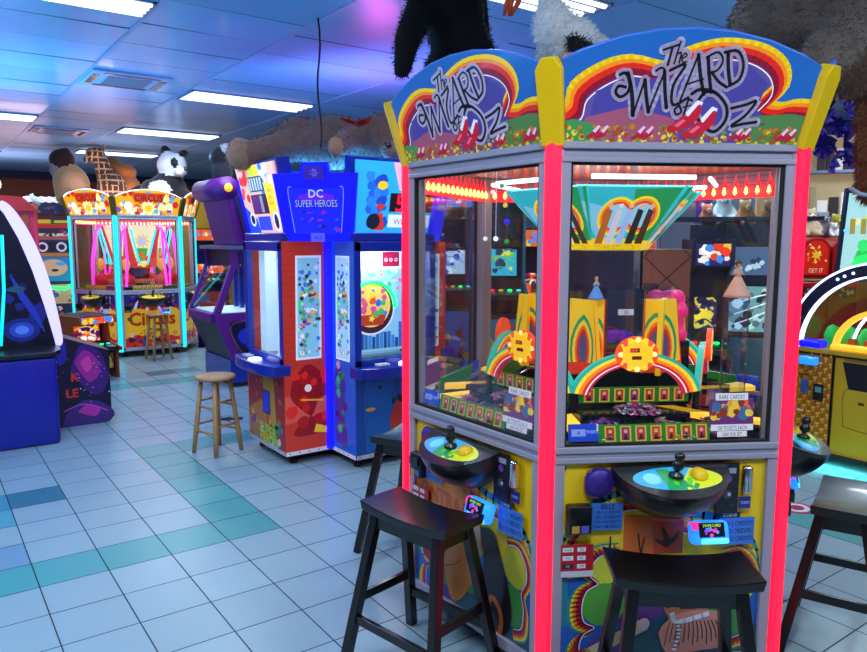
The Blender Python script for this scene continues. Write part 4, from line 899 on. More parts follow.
# --- black gorilla on the coin pusher roof
D = 3.25
BK = '#060506'
els = [(b(460, 48, .1), (.135, .14, .20), BK), (b(452, 12, .1), (.15, .14, .17), BK), (b(448, -20, .08), (.13, .12, .14), BK), ('cap', b(424, 0, 0), b(408, 38, -.08), .07, .06, BK), ('cap', b(408, 38, -.08), b(402, 70, -.12), .06, .042, BK),
       (b(472, 62, .08), (.10, .14, .12), BK), (b(448, 70, .1), (.10, .14, .10), BK), ('cap', b(474, 0, .15), b(480, 50, .2), .065, .055, BK), (b(445, -62, .06), (.12, .12, .13), BK)]
gt = thing('plush_gorilla', 'black furry plush gorilla sitting on the left of the coin pusher roof', 'stuffed animal', (2.1, 2.55, 1.96))
inv(furry(skin(els, .02), 7000, .016, 2, .6, .002), gt).build('body', 'fur_dark', gt, fix=False)
inv(MB().ball(b(442, -58, -.06), (.07, .04, .05), 10), gt).build('face', 'rubber', gt)
# --- white bird with black wing tip
D = 2.85
els = [(b(570, 40, .05), (.12, .13, .085), '#f2f0ea', Matrix.Rotation(-YAW, 3, 'Z') @ Matrix.Rotation(R(22), 3, 'Y')), (b(590, 52, .1), (.07, .1, .06), '#f2f0ea'), (b(552, 26), (.07, .08, .10), '#f2f0ea'), ('cap', b(548, 20), b(544, -14), .035, .028, '#f2f0ea'), (b(545, -22), .04, '#f2f0ea'),
       (b(562, 56, .05), (.09, .12, .05), '#e8e6e0')]
wt = thing('plush_bird', 'white plush bird with a black wing tip behind the yellow post cap', 'stuffed animal', (b(570, 60).x, b(570, 60).y, 2.13))
inv(furry(skin(els, .014), 6000, .011, 3, .1, .002), wt).build('body', 'fur', wt, fix=False)
w = skin([(b(583, 50, -.12), (.06, .012, .035), '#101012', Matrix.Rotation(-YAW, 3, 'Z') @ Matrix.Rotation(R(25), 3, 'Y')), (b(574, 42, -.115), (.03, .012, .025), '#101012', Matrix.Rotation(-YAW, 3, 'Z'))], .007, sm=2)
inv(furry(w, 900, .02, 4, .1, .002), wt).build('wing', 'fur', wt, fix=False)
inv(MB().tube([b(575, 60, .05), b(575, 66, .02)], .02, 8), wt).build('foot', 'cap_gold', wt)
tg_ = Art(rectout(-.03, -.013, .03, .013), '#b83a10', .003); tg_.text(0, -.007, .022, 'PLUSH', '#f0c060', sx=.8); tg_.build('hang_tag', 'print', wt, b(571, 56, -.17) - Vector((b(570, 60).x, b(570, 60).y, 2.13)), (0, 0, -YAW))
# --- big grey plush on the right of the roof
D = 3.2
G, G2 = '#8c7868', '#6e5240'
els = [(b(795, 22, .25), (.30, .26, .20), G, Matrix.Rotation(-YAW, 3, 'Z')), (b(850, 10, .1), (.22, .22, .22), G), (b(765, 38, .25), (.14, .16, .11), G), ('cap', b(845, 30, 0), b(820, 62, -.05), .12, .10, G), (b(862, 55, .1), (.15, .15, .2), G2), ('cap', b(862, 60, .02), b(818, 84, .03), .07, .06, G2), (b(800, 50, .3), (.26, .16, .12), G)]
et = thing('plush_elephant', 'large grey plush animal sprawled over the right end of the sign', 'stuffed animal', (b(800, 60).x, b(800, 60).y, 2.1))
inv(furry(skin(els, .024), 12000, .022, 5, .2, .0028), et).build('body', 'fur', et, fix=False)
# --- animals on the circus machine
D = 10.6
W_, K_ = '#c8ccd8', '#0c0c14'
els = [(b(168, 188), (.27, .25, .22), K_), (b(176, 198), (.27, .25, .16), K_), ('cap', b(150, 188, -.2), b(150, 197, -.3), .13, .12, K_), (b(160, 190, -.26), (.16, .1, .13), W_), (b(172, 166), (.215, .2, .2), W_), (b(181, 172, -.16), (.09, .08, .07), W_),
       (b(165, 150), .075, K_), (b(184, 153), .065, K_), (b(174, 162, -.17), (.05, .05, .06), K_), ('cap', b(140, 195), b(128, 205), .15, .12, K_)]
pt = thing('plush_panda', 'black and white plush panda on top of the circus machine', 'stuffed animal', (2.9, 10.9, 1.97))
inv(skin(els, .035, sm=3), pt).build('body', 'fur', pt, fix=False)
inv(MB().ball(b(186, 169, -.25), .035, 8), pt).build('nose', 'black_plastic', pt); inv(MB().ball(b(175, 162, -.235), .018, 8), pt).build('eye', 'black_plastic', pt)
def giraffe_col(p, c):
    v = [math.floor(p.x / .075 + .4 * math.sin(p.z * 20)), math.floor(p.z / .085 + .3 * math.sin(p.x * 25)), math.floor(p.y / .09)]
    fx, fz = p.x / .075 % 1, p.z / .085 % 1
    return lin('#c8a678') if (fx < .22 or fz < .2) else lin('#4a2c1c')
D = 11.0
els = [(b(112, 190), (.22, .2, .28), W_), ('cap', b(108, 182), b(99, 156), .15, .1, W_), (b(95, 153, -.05), (.14, .1, .08), W_), ('cap', b(93, 154, -.05), b(86, 160, -.12), .07, .05, W_), ('cap', b(103, 148), b(105, 143), .03, .02, W_), (b(116, 203), (.24, .2, .18), W_)]
jt = thing('plush_giraffe', 'brown patterned plush giraffe standing on the circus machine', 'stuffed animal', (2.45, 11.5, 1.97))
inv(skin(els, .024, giraffe_col, 3), jt).build('body', 'fur', jt, fix=False)
D = 11.0
els = [(b(72, 185), (.26, .22, .3), '#c8a478'), (b(80, 200), (.3, .25, .18), '#c0a070'), ('cap', b(60, 182, -.1), b(62, 198, -.15), .11, .09, '#c8a478'), (b(62, 160), (.19, .18, .17), '#2a1612'), (b(55, 170, -.1), (.09, .08, .1), '#8c8890'), (b(66, 151), .06, '#4a2420')]
dt = thing('plush_dog', 'tan plush dog with a dark brown head, left of the giraffe', 'stuffed animal', (2.0, 11.75, 1.97))
inv(skin(els, .035, sm=3), dt).build('body', 'fur', dt, fix=False)
D = 11.3
els = [(b(122, 172), (.22, .2, .14), '#b0682c'), (b(112, 165), .13, '#a05c28'), (b(128, 188), (.2, .2, .2), '#b87438')]
ot = thing('plush_monkey', 'orange brown plush toy between the giraffe and the panda', 'stuffed animal', (2.75, 11.4, 1.97))
inv(skin(els, .035, sm=3), ot).build('body', 'fur', ot, fix=False)
D = 8.2
els = [(b(220, 158), (.1, .1, .14), '#0c0c12'), (b(213, 157), (.05, .06, .05), '#c8c8d0'), (b(222, 172), (.12, .12, .14), '#20202c'), (b(226, 150), (.08, .08, .08), '#9a9aa4')]
kt = thing('plush_penguin', 'black and white plush toy beside the feet of the lying bear', 'stuffed animal', (b(221, 175).x, b(221, 175).y, 2.2))
inv(skin(els, .02, sm=3), kt).build('body', 'fur', kt, fix=False)
# orange toy claw hanging from the ceiling
D = 2.9; cw = MB()
for (x0, x1) in ((507, 504), (511, 509), (518, 511)): cw.tube([b(x0 + 3, -6), b(x0, 3), b(x1, 16)], [.008, .011, .005], 8)
cw.tube([b(512, -6), (b(512, -6).x, b(512, -6).y, CH)], .004, 6)
mat('orange_plush', '#d8501c', rough=.7)
tag(cw.build('plush_claw', 'orange_plush'), 'orange three-toed claw of a toy hanging at the top of the photo', 'toy')
# ================================================================== SPACE SHOOTER MACHINE (left edge)
sp = thing('space_ride_machine', 'dark galaxy-printed ride machine with a glowing white curved edge at the left', 'arcade machine', (.45, 6.8, 0))
O = Vector((.45, 6.8, 0))
cb = MB().bevbox((-.45 + .37, -.35, .35), (.98, .42, .70), .03); cb.build('seat_box', 'seat_blue', sp) if 'seat_blue' in MATS else None
fin_y = 6.62
def fp(px, py, y=fin_y):
    """photo pixel on the upright plane world-y = y, local to the machine"""
    d = at(px, py, 1) - Vector((0, 0, H)); k = y / d.y; v = Vector((0, 0, H)) + d * k; return (v.x - O.x, v.z)
arc = [(-4, 205), (4, 214), (18, 238), (32, 270), (44, 305), (54, 338), (56, 346)]
outl = [fp(-60, 350), fp(56, 350)] + [fp(*q) for q in arc[::-1]] + [fp(-60, 190)]
fa = Art(outl, '#060822', .05)
fa.blobs(-.7, .75, .4, 1.6, 40, .03, .10, ['#0c1040', '#101858', '#1a2478', '#0a0c34'], 61)
for i in range(9):
    x, z = fp(12 + i * 3, 300 + i * 4); fa.stroke([(x, z + .2), (x + .06, z)], .012, '#2438b0', clip=False)
x, z = fp(22, 330); fa.clip = None
for r, c in ((.12, '#18287c'), (.08, '#2c48b8'), (.045, '#5880e0')): fa.poly([(x + r * math.cos(t) * 1.1, z + r * math.sin(t) * .8) for t in [i * .42 for i in range(15)]], c, clip=False)
x, z = fp(12, 290); fa.poly([(x - .06, z), (x + .03, z + .04), (x + .1, z + .01), (x + .05, z - .03)], '#24506c', clip=False)
fa.build('side_fin', 'space_print', sp, (0, fin_y - O.y, 0))
tb = [Vector((fp(*q)[0] + .0, fin_y - O.y + .03, fp(*q)[1])) for q in smooth_path(arc, 4)]
e = MB(); n = len(tb); e.smooth = False; L_, R_ = [], []
for i, p_ in enumerate(tb):
    d = (tb[min(i + 1, n - 1)] - tb[max(i - 1, 0)]).normalized(); w_ = .035 + .06 * math.sin(math.pi * min(1, i / (n - 1) * .9 + .1))
    L_.append(p_); R_.append(p_ + Vector((d.z, 0, -d.x)) * -w_)
o_ = L_ + R_[::-1]; k_ = len(o_); y0, y1 = Vector((0, -.05, 0)), Vector((0, .05, 0))
e.raw([p_ + y0 for p_ in o_] + [p_ + y1 for p_ in o_], [(i, i + 1, k_ - 2 - i, k_ - 1 - i) for i in range(n - 1)] + [(k_ + i, k_ + i + 1, 2 * k_ - 2 - i, 2 * k_ - 1 - i) for i in range(n - 1)] + [(i, (i + 1) % k_, k_ + (i + 1) % k_, k_ + i) for i in range(k_)])
e.build('glowing_edge', 'edge_glow', sp)
MB().tube([(fp(1, 235)[0], -.25, fp(1, 235)[1]), (fp(3, 290)[0], -.25, fp(3, 290)[1]), (fp(0, 345)[0], -.25, fp(0, 345)[1])], .012, 8).build('side_tube', 'cyan_led', sp)
lo = [fp(-60, 431, 6.75), fp(63, 431, 6.75), fp(112, 419, 6.75), fp(109, 350, 6.75), fp(56, 336, 6.75), fp(-60, 336, 6.75)]
lo = [lo[0], lo[1], lo[2], lo[3], lo[4], lo[5]]
la = Art(lo, '#140b2e', .5)
g_ = lambda px, py: fp(px, py, 6.75)
for c_, pts in (('#3a1468', [(70, 372), (80, 345), (100, 352), (108, 380), (95, 395)]), ('#8c2080', [(74, 362), (84, 350), (96, 358), (100, 372), (90, 382), (80, 372)]), ('#c03890', [(80, 362), (88, 356), (92, 366), (86, 372)]), ('#38206c', [(66, 415), (85, 400), (108, 405), (112, 418), (66, 430)]), ('#a02890', [(78, 412), (88, 404), (100, 408), (95, 416)]), ('#2028a0', [(56, 345), (64, 342), (66, 360), (58, 365)])):
    la.poly(smooth_path([g_(*q) for q in pts] + [g_(*pts[0])], 4)[:-1], c_, clip=False)
la.blobs(.3, .2, .9, .6, 40, .003, .007, ['#e0d0ff', '#a080ff'], 66)
la.stroke([g_(64, 412), g_(84, 404), g_(108, 410)], .006, '#c050c0', clip=False); la.disc(*g_(75, 346), .012, '#0a0414', clip=False)
kx, kz = g_(75, 381); la.text(kx, kz, .10, 'K', '#c82a18', bold=.03); kx, kz = g_(71, 396); la.text(kx + .01, kz - .012, .10, 'LE', '#c82a18', bold=.03)
la.build('side_panel', 'space_print', sp, (0, 6.75 - O.y, 0))
de = MB(); de.prism([(-.45, -.58), (.40, -.58), (.46, -.45), (.50, -.10), (-.45, -.10)], .70, .74); de.build('console', 'black_plastic', sp, bevel=.01)
for dx in (-.2, .83): MB().lathe([(.03, 0), (.03, .015), (.01, .02), (.01, .09)], 10).build('foot', 'rubber', sp, (dx, .1, 0))
# ================================================================== PURPLE MACHINE
pm = thing('purple_prize_machine', 'purple prize machine with a sloped window and curled topper behind the comic machine', 'arcade machine', (3.05, 7.95, 0), R(-90))
# local x points to the camera side (-Y), local -y to the left (-X)
MB().b2(-.42, .42, -.33, .45, .05, .30).build('plinth', 'blue_plastic', pm)
prof = [(-.30, .28), (-.48, .72), (-.50, .80), (-.30, 1.33), (-.30, 1.50), (.45, 1.50), (.45, .28)]   # (y, z)
inner = [(-.20, .86), (-.40, .86), (-.20, 1.30), (.38, 1.30), (.38, .86)]
for s in (-1, 1):
    f = MB(); n = len(prof)
    x0, x1 = (s * .44, s * .38)
    def quadrow(poly, f=f):
        k = len(poly); f.raw([(x0, p[0], p[1]) for p in poly] + [(x1, p[0], p[1]) for p in poly], [tuple(range(k)), tuple(range(k, 2 * k))[::-1]] + [(i, k + i, k + (i + 1) % k, (i + 1) % k) for i in range(k)])
    quadrow([(-.30, .28), (-.48, .72), (-.50, .82), (.45, .82), (.45, .28)]); quadrow([(-.50, .82), (-.42, .82), (-.24, 1.30), (-.24, 1.50), (-.30, 1.50), (-.30, 1.33)]); quadrow([(.37, .82), (.45, .82), (.45, 1.5), (.37, 1.5)]); quadrow([(-.25, 1.30), (.38, 1.30), (.38, 1.5), (-.25, 1.5)])
    f.build('side_frame', 'purple_plastic', pm, bevel=.008)
    a = Art([(-.22, .34), (.40, .34), (.40, .72), (-.34, .72)], '#0c0c3c', .01); a.disc(-.16, .56, .09, '#1c3cc8', clip=False); a.stroke([(-.20, .36), (.38, .36), (.38, .70), (-.31, .70), (-.20, .36)], .006, '#b0863c', clip=False); a.stroke([(-.05, .4), (.05, .52), (.0, .62)], .012, '#c8a04c', clip=False)
    a.build('side_art', 'print', pm, (s * .449, 0, 0), (0, 0, R(90 if s > 0 else -90)))
    b3 = Art(rectout(-.22, 1.32, .38, 1.48), '#14103c', .01); b3.disc(.0, 1.40, .05, '#c8501c', ry=.04); b3.disc(.2, 1.41, .04, '#1c3cc8')
    for i in range(14): b3.disc(-.2 + i * .043, 1.335, .006, '#d8a860', n=6)
    b3.build('upper_art', 'lit_low', pm, (s * .446, 0, 0), (0, 0, R(90 if s > 0 else -90)))
    MB().b2(s * .40, s * .405, -.3, .37, .86, 1.30).build('side_glass', 'glass', pm)
f = MB(); f.raw([(-.38, -.30, .28), (.38, -.30, .28), (.38, -.48, .72), (-.38, -.48, .72), (-.38, -.27, .28), (.38, -.27, .28), (.38, -.44, .72), (-.38, -.44, .72)], [(0, 1, 2, 3), (7, 6, 5, 4), (0, 4, 5, 1), (1, 5, 6, 2), (2, 6, 7, 3), (3, 7, 4, 0)]); f.build('front_panel', 'navy', pm)
MB().b2(-.38, .38, -.52, -.40, .72, .82).build('sill', 'purple_plastic', pm, bevel=.01)
g = MB(); g.raw([(-.38, -.475, .84), (.38, -.475, .84), (.38, -.29, 1.31), (-.38, -.29, 1.31)], [(0, 1, 2, 3)]); g.build('front_glass', 'glass', pm)
MB().b2(-.38, .38, -.28, .40, 1.33, 1.50).build('head_box', 'navy', pm)
MB().b2(-.37, .37, -.44, .40, .80, .83).build('play_deck', 'backboard', pm); MB().b2(-.37, .37, .30, .37, .83, 1.33).build('back_panel', 'backboard', pm)
for i in range(3): MB().b2(-.2 + i * .18, -.16 + i * .18, -.05, 0, .83, 1.32).build('blue_pillar', 'blue_plastic', pm)
MB().b2(-.46, .46, -.34, .46, 1.50, 1.54).build('trim_rail', 'aluminium_blue', pm)
tp = MB(); tp.at((0, .1, 1.54)).prism([(-.36, -.3), (.36, -.3), (.36, .22), (-.36, .22)], 0, .58, [(-.42, -.42), (.42, -.42), (.42, .12), (-.42, .12)]); tp.build('topper', 'purple_plastic', pm, bevel=.02)
hr = MB().tube([(-.42, -.30, 2.15), (.42, -.30, 2.15)], .12, 16); hr.build('topper_roll', 'purple_plastic', pm)
for s in (-1, 1):
    a = Art([(-.22, .05), (.18, .05), (.10, .50), (-.34, .50)], '#161450', .01); 
    for cx, cz in ((-.02, .37), (.02, .2)): a.stroke([(cx + (.012 + .0045 * t) * math.cos(t * .8) * 1.4, cz + (.012 + .0045 * t) * math.sin(t * .8) * 1.2) for t in range(14)], .012, '#c89848', clip=False)
    a.disc(-.16, .38, .05, '#d81c2c', clip=False); a.disc(-.14, .2, .06, '#e0b070', clip=False); a.disc(-.13, .2, .045, '#181030', clip=False)
    a.build('topper_art', 'lit_low', pm, (s * .425, .1, 1.56), (0, 0, R(90 if s > 0 else -90)))
    MB().at((s * .43, -.30, 2.15), 0, 0, R(90)).lathe([(0, 0), (.045, 0), (.045, .008 * s), (0, .01 * s)], 16).build('topper_lamp', 'warm_soft', pm)
# ================================================================== OTHER MACHINES
def arcade_cabinet(label, loc, rz, body, accent, scr, h=1.9, w=.7, topper=None, seed=1, group=None, name='arcade_cabinet'):
    t = thing(name, label, 'arcade machine', (loc[0], loc[1], 0), rz, group); rg = random.Random(seed)
    pr = [(-.30, 0), (.35, 0), (.35, h), (-.28, h), (-.30, h * .88), (-.12, h * .84), (-.16, h * .56), (-.38, h * .50), (-.38, h * .45), (-.30, h * .42)]
    for s in (-1, 1):
        m = MB(); k = len(pr); x0, x1 = s * w / 2, s * (w / 2 - .025)
        m.raw([(x0, p[0], p[1]) for p in pr] + [(x1, p[0], p[1]) for p in pr], [tuple(range(k)), tuple(range(k, 2 * k))[::-1]] + [(i, k + i, k + (i + 1) % k, (i + 1) % k) for i in range(k)]); m.build('side_panel', body, t, bevel=.004)
    q = w / 2 - .027
    MB().b2(-q, q, -.26, .33, .08, h * .42).b2(-q, q, -.02, .33, h * .42, h * .9).b2(-q, q, -.24, .33, h * .87, h * .99).build('case', 'navy', t)
    a = Art(rectout(-q + .03, .12, q - .03, h * .40), accent, .01); a.blobs(-q + .04, .14, q - .04, h * .38, 24, .03, .08, [accent, '#181430', '#e8c83c', '#d8401c', '#3c88d8'], seed); a.rect(-.09, .2, .09, .42, '#14121c'); a.disc(-.04, .32, .014, '#d83020'); a.disc(.04, .32, .014, '#d83020'); a.build('coin_door', 'print', t, (0, -.272, 0))
    dk = MB(); dk.at((0, -.22, h * .50), 0, R(12)).bevbox((0, 0, 0), (2 * q, .22, .05), .01); d = dk.build('control_panel', 'black_plastic', t)
    for i in range(4): MB().lathe([(.02, 0), (.02, .012), (0, .016)], 10, (-.1 + i * .08, -.23, h * .50 + .028)).build('button', ('red_led', 'warm_soft', 'green_led', 'cyan_led')[i], d)
    sc = Art(rectout(-q + .04, 0, q - .04, h * .27), scr[0], .01); sc.blobs(-q + .05, .02, q - .05, h * .26, 60, .015, .06, scr, seed + 5); 
    for i in range(4): sc.stroke([(-q + .05, .05 + i * .1), (0, .08 + i * .1), (q - .05, .02 + i * .1)], .012, scr[i % len(scr)])
    sc.build('screen', 'lit_mid', t, (0, -.045, h * .57), (R(-6), 0, 0))
    mq = Art(rectout(-q, 0, q, h * .10), accent, .01); mq.blobs(-q, .01, q, h * .09, 18, .02, .05, ['#f0e8d8', '#e8c83c', '#d8401c', '#3c88d8'], seed + 9); mq.build('marquee', 'lit_mid', t, (0, -.262, h * .88))
    return t
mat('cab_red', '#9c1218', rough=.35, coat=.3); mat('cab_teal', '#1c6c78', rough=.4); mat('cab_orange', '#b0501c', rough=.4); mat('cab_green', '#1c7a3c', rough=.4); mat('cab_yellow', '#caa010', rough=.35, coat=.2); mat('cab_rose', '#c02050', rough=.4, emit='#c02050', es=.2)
def loc_at(px, D): v = at(px, 245, D); return (v.x, v.y)
SEA = ['#2ab0c8', '#7ac83c', '#1c6c9c', '#d8e83c', '#183c58']; FIRE = ['#e8501c', '#f0c020', '#8a1028', '#f0f0e0', '#3c1c5c']; ICE = ['#b8d8e8', '#6098b0', '#e8f4f8', '#284868', '#88b8c8']
arcade_cabinet('arcade cabinet with a blue and green screen seen through the left window', loc_at(501, 6.7), R(-35), 'cab_teal', '#1c8ca0', SEA, 2.25, .42, seed=71)
arcade_cabinet('orange arcade cabinet seen through the left window beside the center post', loc_at(533, 8.0), R(-38), 'cab_orange', '#d8641c', FIRE, 1.75, .42, seed=72)
arcade_cabinet('narrow green arcade cabinet seen through the front window at left', loc_at(594, 6.0), R(-40), 'cab_green', '#18b850', ['#18d060', '#0c7030', '#d8f0e0', '#60c8e8'], 1.6, .4, seed=73)
arcade_cabinet('grey metal cabinet with white lamps behind the small blue doll', loc_at(633, 6.4), R(-42), 'column_metal', '#8a7c98', ['#c8c0d8', '#e8e8f8', '#5c4c70', '#2c2440'], 1.7, .36, seed=74)
arcade_cabinet('dark navy machine between the brown diamond board and the pale screens', loc_at(708, 5.6), R(-48), 'navy', '#241c5c', ['#1a1c54', '#302c78', '#d8c83c', '#14123c'], 1.62, .30, seed=75)
arcade_cabinet('tall pale blue cabinet left of the blue and green screen in the left window', loc_at(452, 7.6), R(-30), 'blue_plastic', '#3c88d8', ['#b8e0f8', '#58a0e8', '#e8f8ff', '#2050c0', '#88c8f0'], 2.2, .40, seed=78)
arcade_cabinet('pink and violet arcade cabinet seen through the left window', loc_at(478, 9.0), R(-34), 'purple_plastic', '#c03c98', ['#e060b0', '#8038c0', '#f0a0d0', '#301858', '#60c0e0'], 2.1, .40, seed=79)
# navy prize machines with pale lit windows
def prize_case(label, px, D, w, group):
    x, y = loc_at(px, D); t = thing('prize_case', label, 'arcade machine', (x, y, 0), R(-50), group)
    MB().b2(-w / 2, w / 2, -.02, .5, .85, 1.76).build('case', 'navy', t, bevel=.01)
    a = Art([(-w / 2 + .02, .08), (w / 2 - .02, .08), (w / 2 - .01, .84), (-w / 2 + .01, .84)], '#5c8488', .5); a.stroke([(-w / 2 + .02, .1), (w / 2 - .02, .7)], .005, '#1c2c34'); a.stroke([(-w / 2 + .02, .7), (w / 2 - .02, .1)], .005, '#1c2c34'); a.rect(w * .2, .62, w * .38, .72, '#0c1014'); a.build('base_panel', 'print', t, (0, -.03, 0))
    sc = Art(rectout(-w / 2 + .04, 0, w / 2 - .04, .36), '#6a9c98', .01); sc.blobs(-w / 2 + .05, .02, w / 2 - .05, .34, 40, .02, .05, ['#a8d0c8', '#48706c', '#18302c', '#d8f0e8'], int(px))
    for i in range(3): sc.stroke([(-w * .3, .06 + i * .08), (0, .12 + i * .08), (w * .35, .22 + i * .05)], .009, '#f0fcff')
    sc.build('lit_window', 'lit_mid', t, (0, -.035, .89))
    s2 = Art(rectout(-w / 2 + .05, 0, w / 2 - .05, .22), '#48607c', .01); s2.blobs(-w / 2 + .06, .02, w / 2 - .06, .15, 14, .015, .035, ['#a8c8d0', '#24384c', '#c8e0e8'], int(px) + 1); s2.build('upper_window', 'lit_mid', t, (0, -.035, 1.34))
    return t
prize_case('navy prize case with a pale lit window, behind the peach doll', 758, 5.7, .50, 'navy prize cases')
prize_case('navy prize case partly hidden behind the diamond board', 714, 6.7, .34, 'navy prize cases')
db = Art(rectout(-.16, 0, .16, 1.55), '#a8603c', .25)
for i in range(6): db.stroke([(-.16, i * .3), (.16, i * .3 + .3)], .008, '#4c2418'); db.stroke([(.16, i * .3), (-.16, i * .3 + .3)], .008, '#4c2418')
o = db.build('diamond_board', 'print', None, (*loc_at(668, 5.0), 0), (0, 0, R(-38))); tag(o, 'tall orange brown board with a diamond pattern, seen through the front window', 'partition')
# plush in the row over the prize cases
def small_plush(label, px, py, D, s, c1, c2, seed=0, group='plush toys on the shelves', up=True):
    p = at(px, py, D); t = thing('plush_toy', label, 'stuffed animal', (p.x, p.y, p.z), -YAW, group)
    els = [((0, 0, .45 * s), (.42 * s, .36 * s, .45 * s), c1), ((0, -.08 * s, 1.05 * s), (.36 * s, .34 * s, .34 * s), c1), ((0, -.38 * s, .98 * s), (.16 * s, .14 * s, .13 * s), c2), ((-.26 * s, 0, 1.34 * s), .12 * s, c2), ((.26 * s, 0, 1.34 * s), .12 * s, c2),
           ('cap', (-.36 * s, -.1 * s, .7 * s), (-.5 * s, -.35 * s, .35 * s), .14 * s, .12 * s, c1), ('cap', (.36 * s, -.1 * s, .7 * s), (.5 * s, -.35 * s, .35 * s), .14 * s, .12 * s, c1),
           ('cap', (-.2 * s, -.2 * s, .15 * s), (-.3 * s, -.6 * s, .14 * s), .17 * s, .15 * s, c1), ('cap', (.2 * s, -.2 * s, .15 * s), (.3 * s, -.6 * s, .14 * s), .17 * s, .15 * s, c1)]
    skin(els, s * .09, sm=3).build('body', 'fur', t, fix=False)
    for sx in (-1, 1): MB().ball((sx * .13 * s, -.38 * s, 1.13 * s), .035 * s, 6).build('eye', 'black_plastic', t)
    MB().ball((0, -.52 * s, 1.0 * s), .05 * s, 6).build('nose', 'black_plastic', t); return t
small_plush('white plush toy left of the lion toy over the navy cases', 722, 222, 5.9, .17, '#c8d8d8', '#88b8c0')
small_plush('golden lion plush toy with a pale muzzle over the navy cases', 744, 225, 5.75, .14, '#a8743c', '#e0c8a0')
small_plush('brown plush toy right of the lion toy over the navy cases', 768, 224, 5.75, .13, '#6c4424', '#b08c60')
small_plush('orange and white plush toy, leftmost over the navy cases', 706, 226, 6.0, .13, '#b86c34', '#e0d8d0')
tag(MB().b2(-.75, .55, -.15, .3, 0, .03).build('plush_shelf', 'navy', None, (*loc_at(742, 5.8), 1.765), (0, 0, R(-50))), 'dark shelf board under the row of plush toys', 'shelf')
# ---- yellow dome machine at the right
dm = thing('dome_game', 'yellow game cabinet with a clear lit dome at the right edge', 'arcade machine', (5.29, 2.15, 0), R(-90))
dm_c = MB().b2(-.62, .62, .02, .95, .08, .80).build('cabinet', 'cab_yellow', dm)
wv = Art(rectout(-.62, .08, -.29, .80), '#d8901c', .02); n = 9
for i in range(9):
    for j in range(19):
        x, z = -.60 + i * .036, .10 + j * .037
        wv.rect(x, z, x + .03, z + .012, '#f0c83c' if (i + j) % 2 else '#c8601c'); wv.rect(x + .008, z + .014, x + .02, z + .034, '#b8541c' if (i + j) % 2 else '#e8b030')
wv.rect(-.50, .50, -.445, .60, '#3c5c98'); wv.rect(-.41, .46, -.335, .58, '#101014'); wv.rect(-.395, .52, -.35, .56, '#58a098'); wv.rect(-.52, .36, -.47, .375, '#e8e0d0'); wv.rect(-.52, .63, -.44, .64, '#2c1c10')
wv.build('weave_panel', 'print', dm, (0, -.004, 0))
yd = Art(rectout(-.285, .08, .62, .80), '#d0a80c', .02); yd.stroke([(-.2, .30), (.0, .30), (.0, .56), (-.2, .56), (-.2, .30)], .005, '#5c4808'); yd.rect(-.11, .47, -.07, .49, '#3c3008'); yd.poly([(-.23, .76), (.05, .76), (.02, .57), (-.18, .57)], '#0c0c10'); yd.poly([(-.22, .79), (.05, .79), (.05, .765), (-.22, .765)], '#a87c18')
yd.build('door_panel', 'print', dm, (0, -.004, 0))
fr = MB(); fr.b2(-.635, -.62, -.015, .0, .08, .81).b2(-.295, -.28, -.015, .0, .08, .81).b2(-.635, .62, -.02, .0, .79, .81).b2(-.635, .62, -.02, .0, .06, .085); fr.build('edge_trim', 'black_plastic', dm)
MB().b2(-.64, .64, -.04, .97, .805, .84).build('counter', 'cab_yellow', dm, bevel=.005)
def arch(r0, r1, y0, y1, sx=1, z=.84, n=40, h=1.0):
    m = MB()
    for j in range(n):
        t0, t1 = math.pi * j / n, math.pi * (j + 1) / n
        m.slab([(r0 * math.cos(t0), z + h * r0 * math.sin(t0)), (r0 * math.cos(t1), z + h * r0 * math.sin(t1)), (r1 * math.cos(t1), z + h * r1 * math.sin(t1)), (r1 * math.cos(t0), z + h * r1 * math.sin(t0))], y0, y1)
    return m
arch(.62, .54, -.03, .05).build('dome_arch', 'navy', dm); arch(.632, .618, -.034, .02).build('outer_glow', 'ice_led', dm); arch(.54, .53, -.034, .02).build('inner_glow', 'ice_led', dm)
bl_ = []
for t in (12, 16, 21, 60, 65, 71, 100): MB().ball((-.58 * math.cos(R(t)), -.035, .84 + .58 * math.sin(R(t))), .011, 8).build('bulb', 'ice_led', dm)
dg_ = MB(); dg_.lathe([(.53 * math.cos(R(t)), .53 * math.sin(R(t))) for t in range(0, 91, 6)], 32, (0, .02, .84), 0, 180); dg_.build('dome_glass', 'glass', dm)
arch(.34, .30, .05, .09, n=24, h=.9).build('yellow_arch', 'warm_soft', dm); arch(.24, .225, .12, .14, n=20, h=1.3).build('white_arch', 'ice_led', dm)
MB().tube([(-.02, .25, .85), (-.06, .22, 1.15), (.1, .2, 1.34)], .014, 8).build('light_rod', 'ice_led', dm)
MB().bevbox((-.46, .02, .865), (.16, .12, .05), .015).build('blue_light', 'blue_led', dm); MB().bevbox((-.17, .03, .86), (.3, .1, .035), .01).build('yellow_base', 'warm_soft', dm)
for i in range(5): MB().ball((-.40 + i * .12, .18, .92), (.06, .06, .08), 8).build('bush', 'green_glow', dm)
for i in range(5): MB().bevbox((-.22 + i * .11, .09, .89), (.05, .05, .06), .01).build('block', 'cab_orange', dm)
MB().bevbox((-.45, -.045, .745), (.13, .05, .06), .015).build('card_reader', 'reader_glow', dm)
sg = Art([(-.17, 0), (.5, 0), (.5, .74), (-.13, .74)], '#0c1430', .05); sg.poly([(-.145, .04), (.5, .04), (.5, .70), (-.11, .70)], '#a8d8d0'); sg.blobs(-.12, .06, .2, .3, 14, .04, .08, ['#2ac048', '#38e070', '#1c9848'], 81); sg.blobs(-.1, .3, .3, .66, 14, .03, .05, ['#e8e8a0', '#88d8e8', '#c8e070'], 82)
for i in range(2): sg.rect(-.09 + i * .08, .38, -.05 + i * .08, .5, '#a09038')
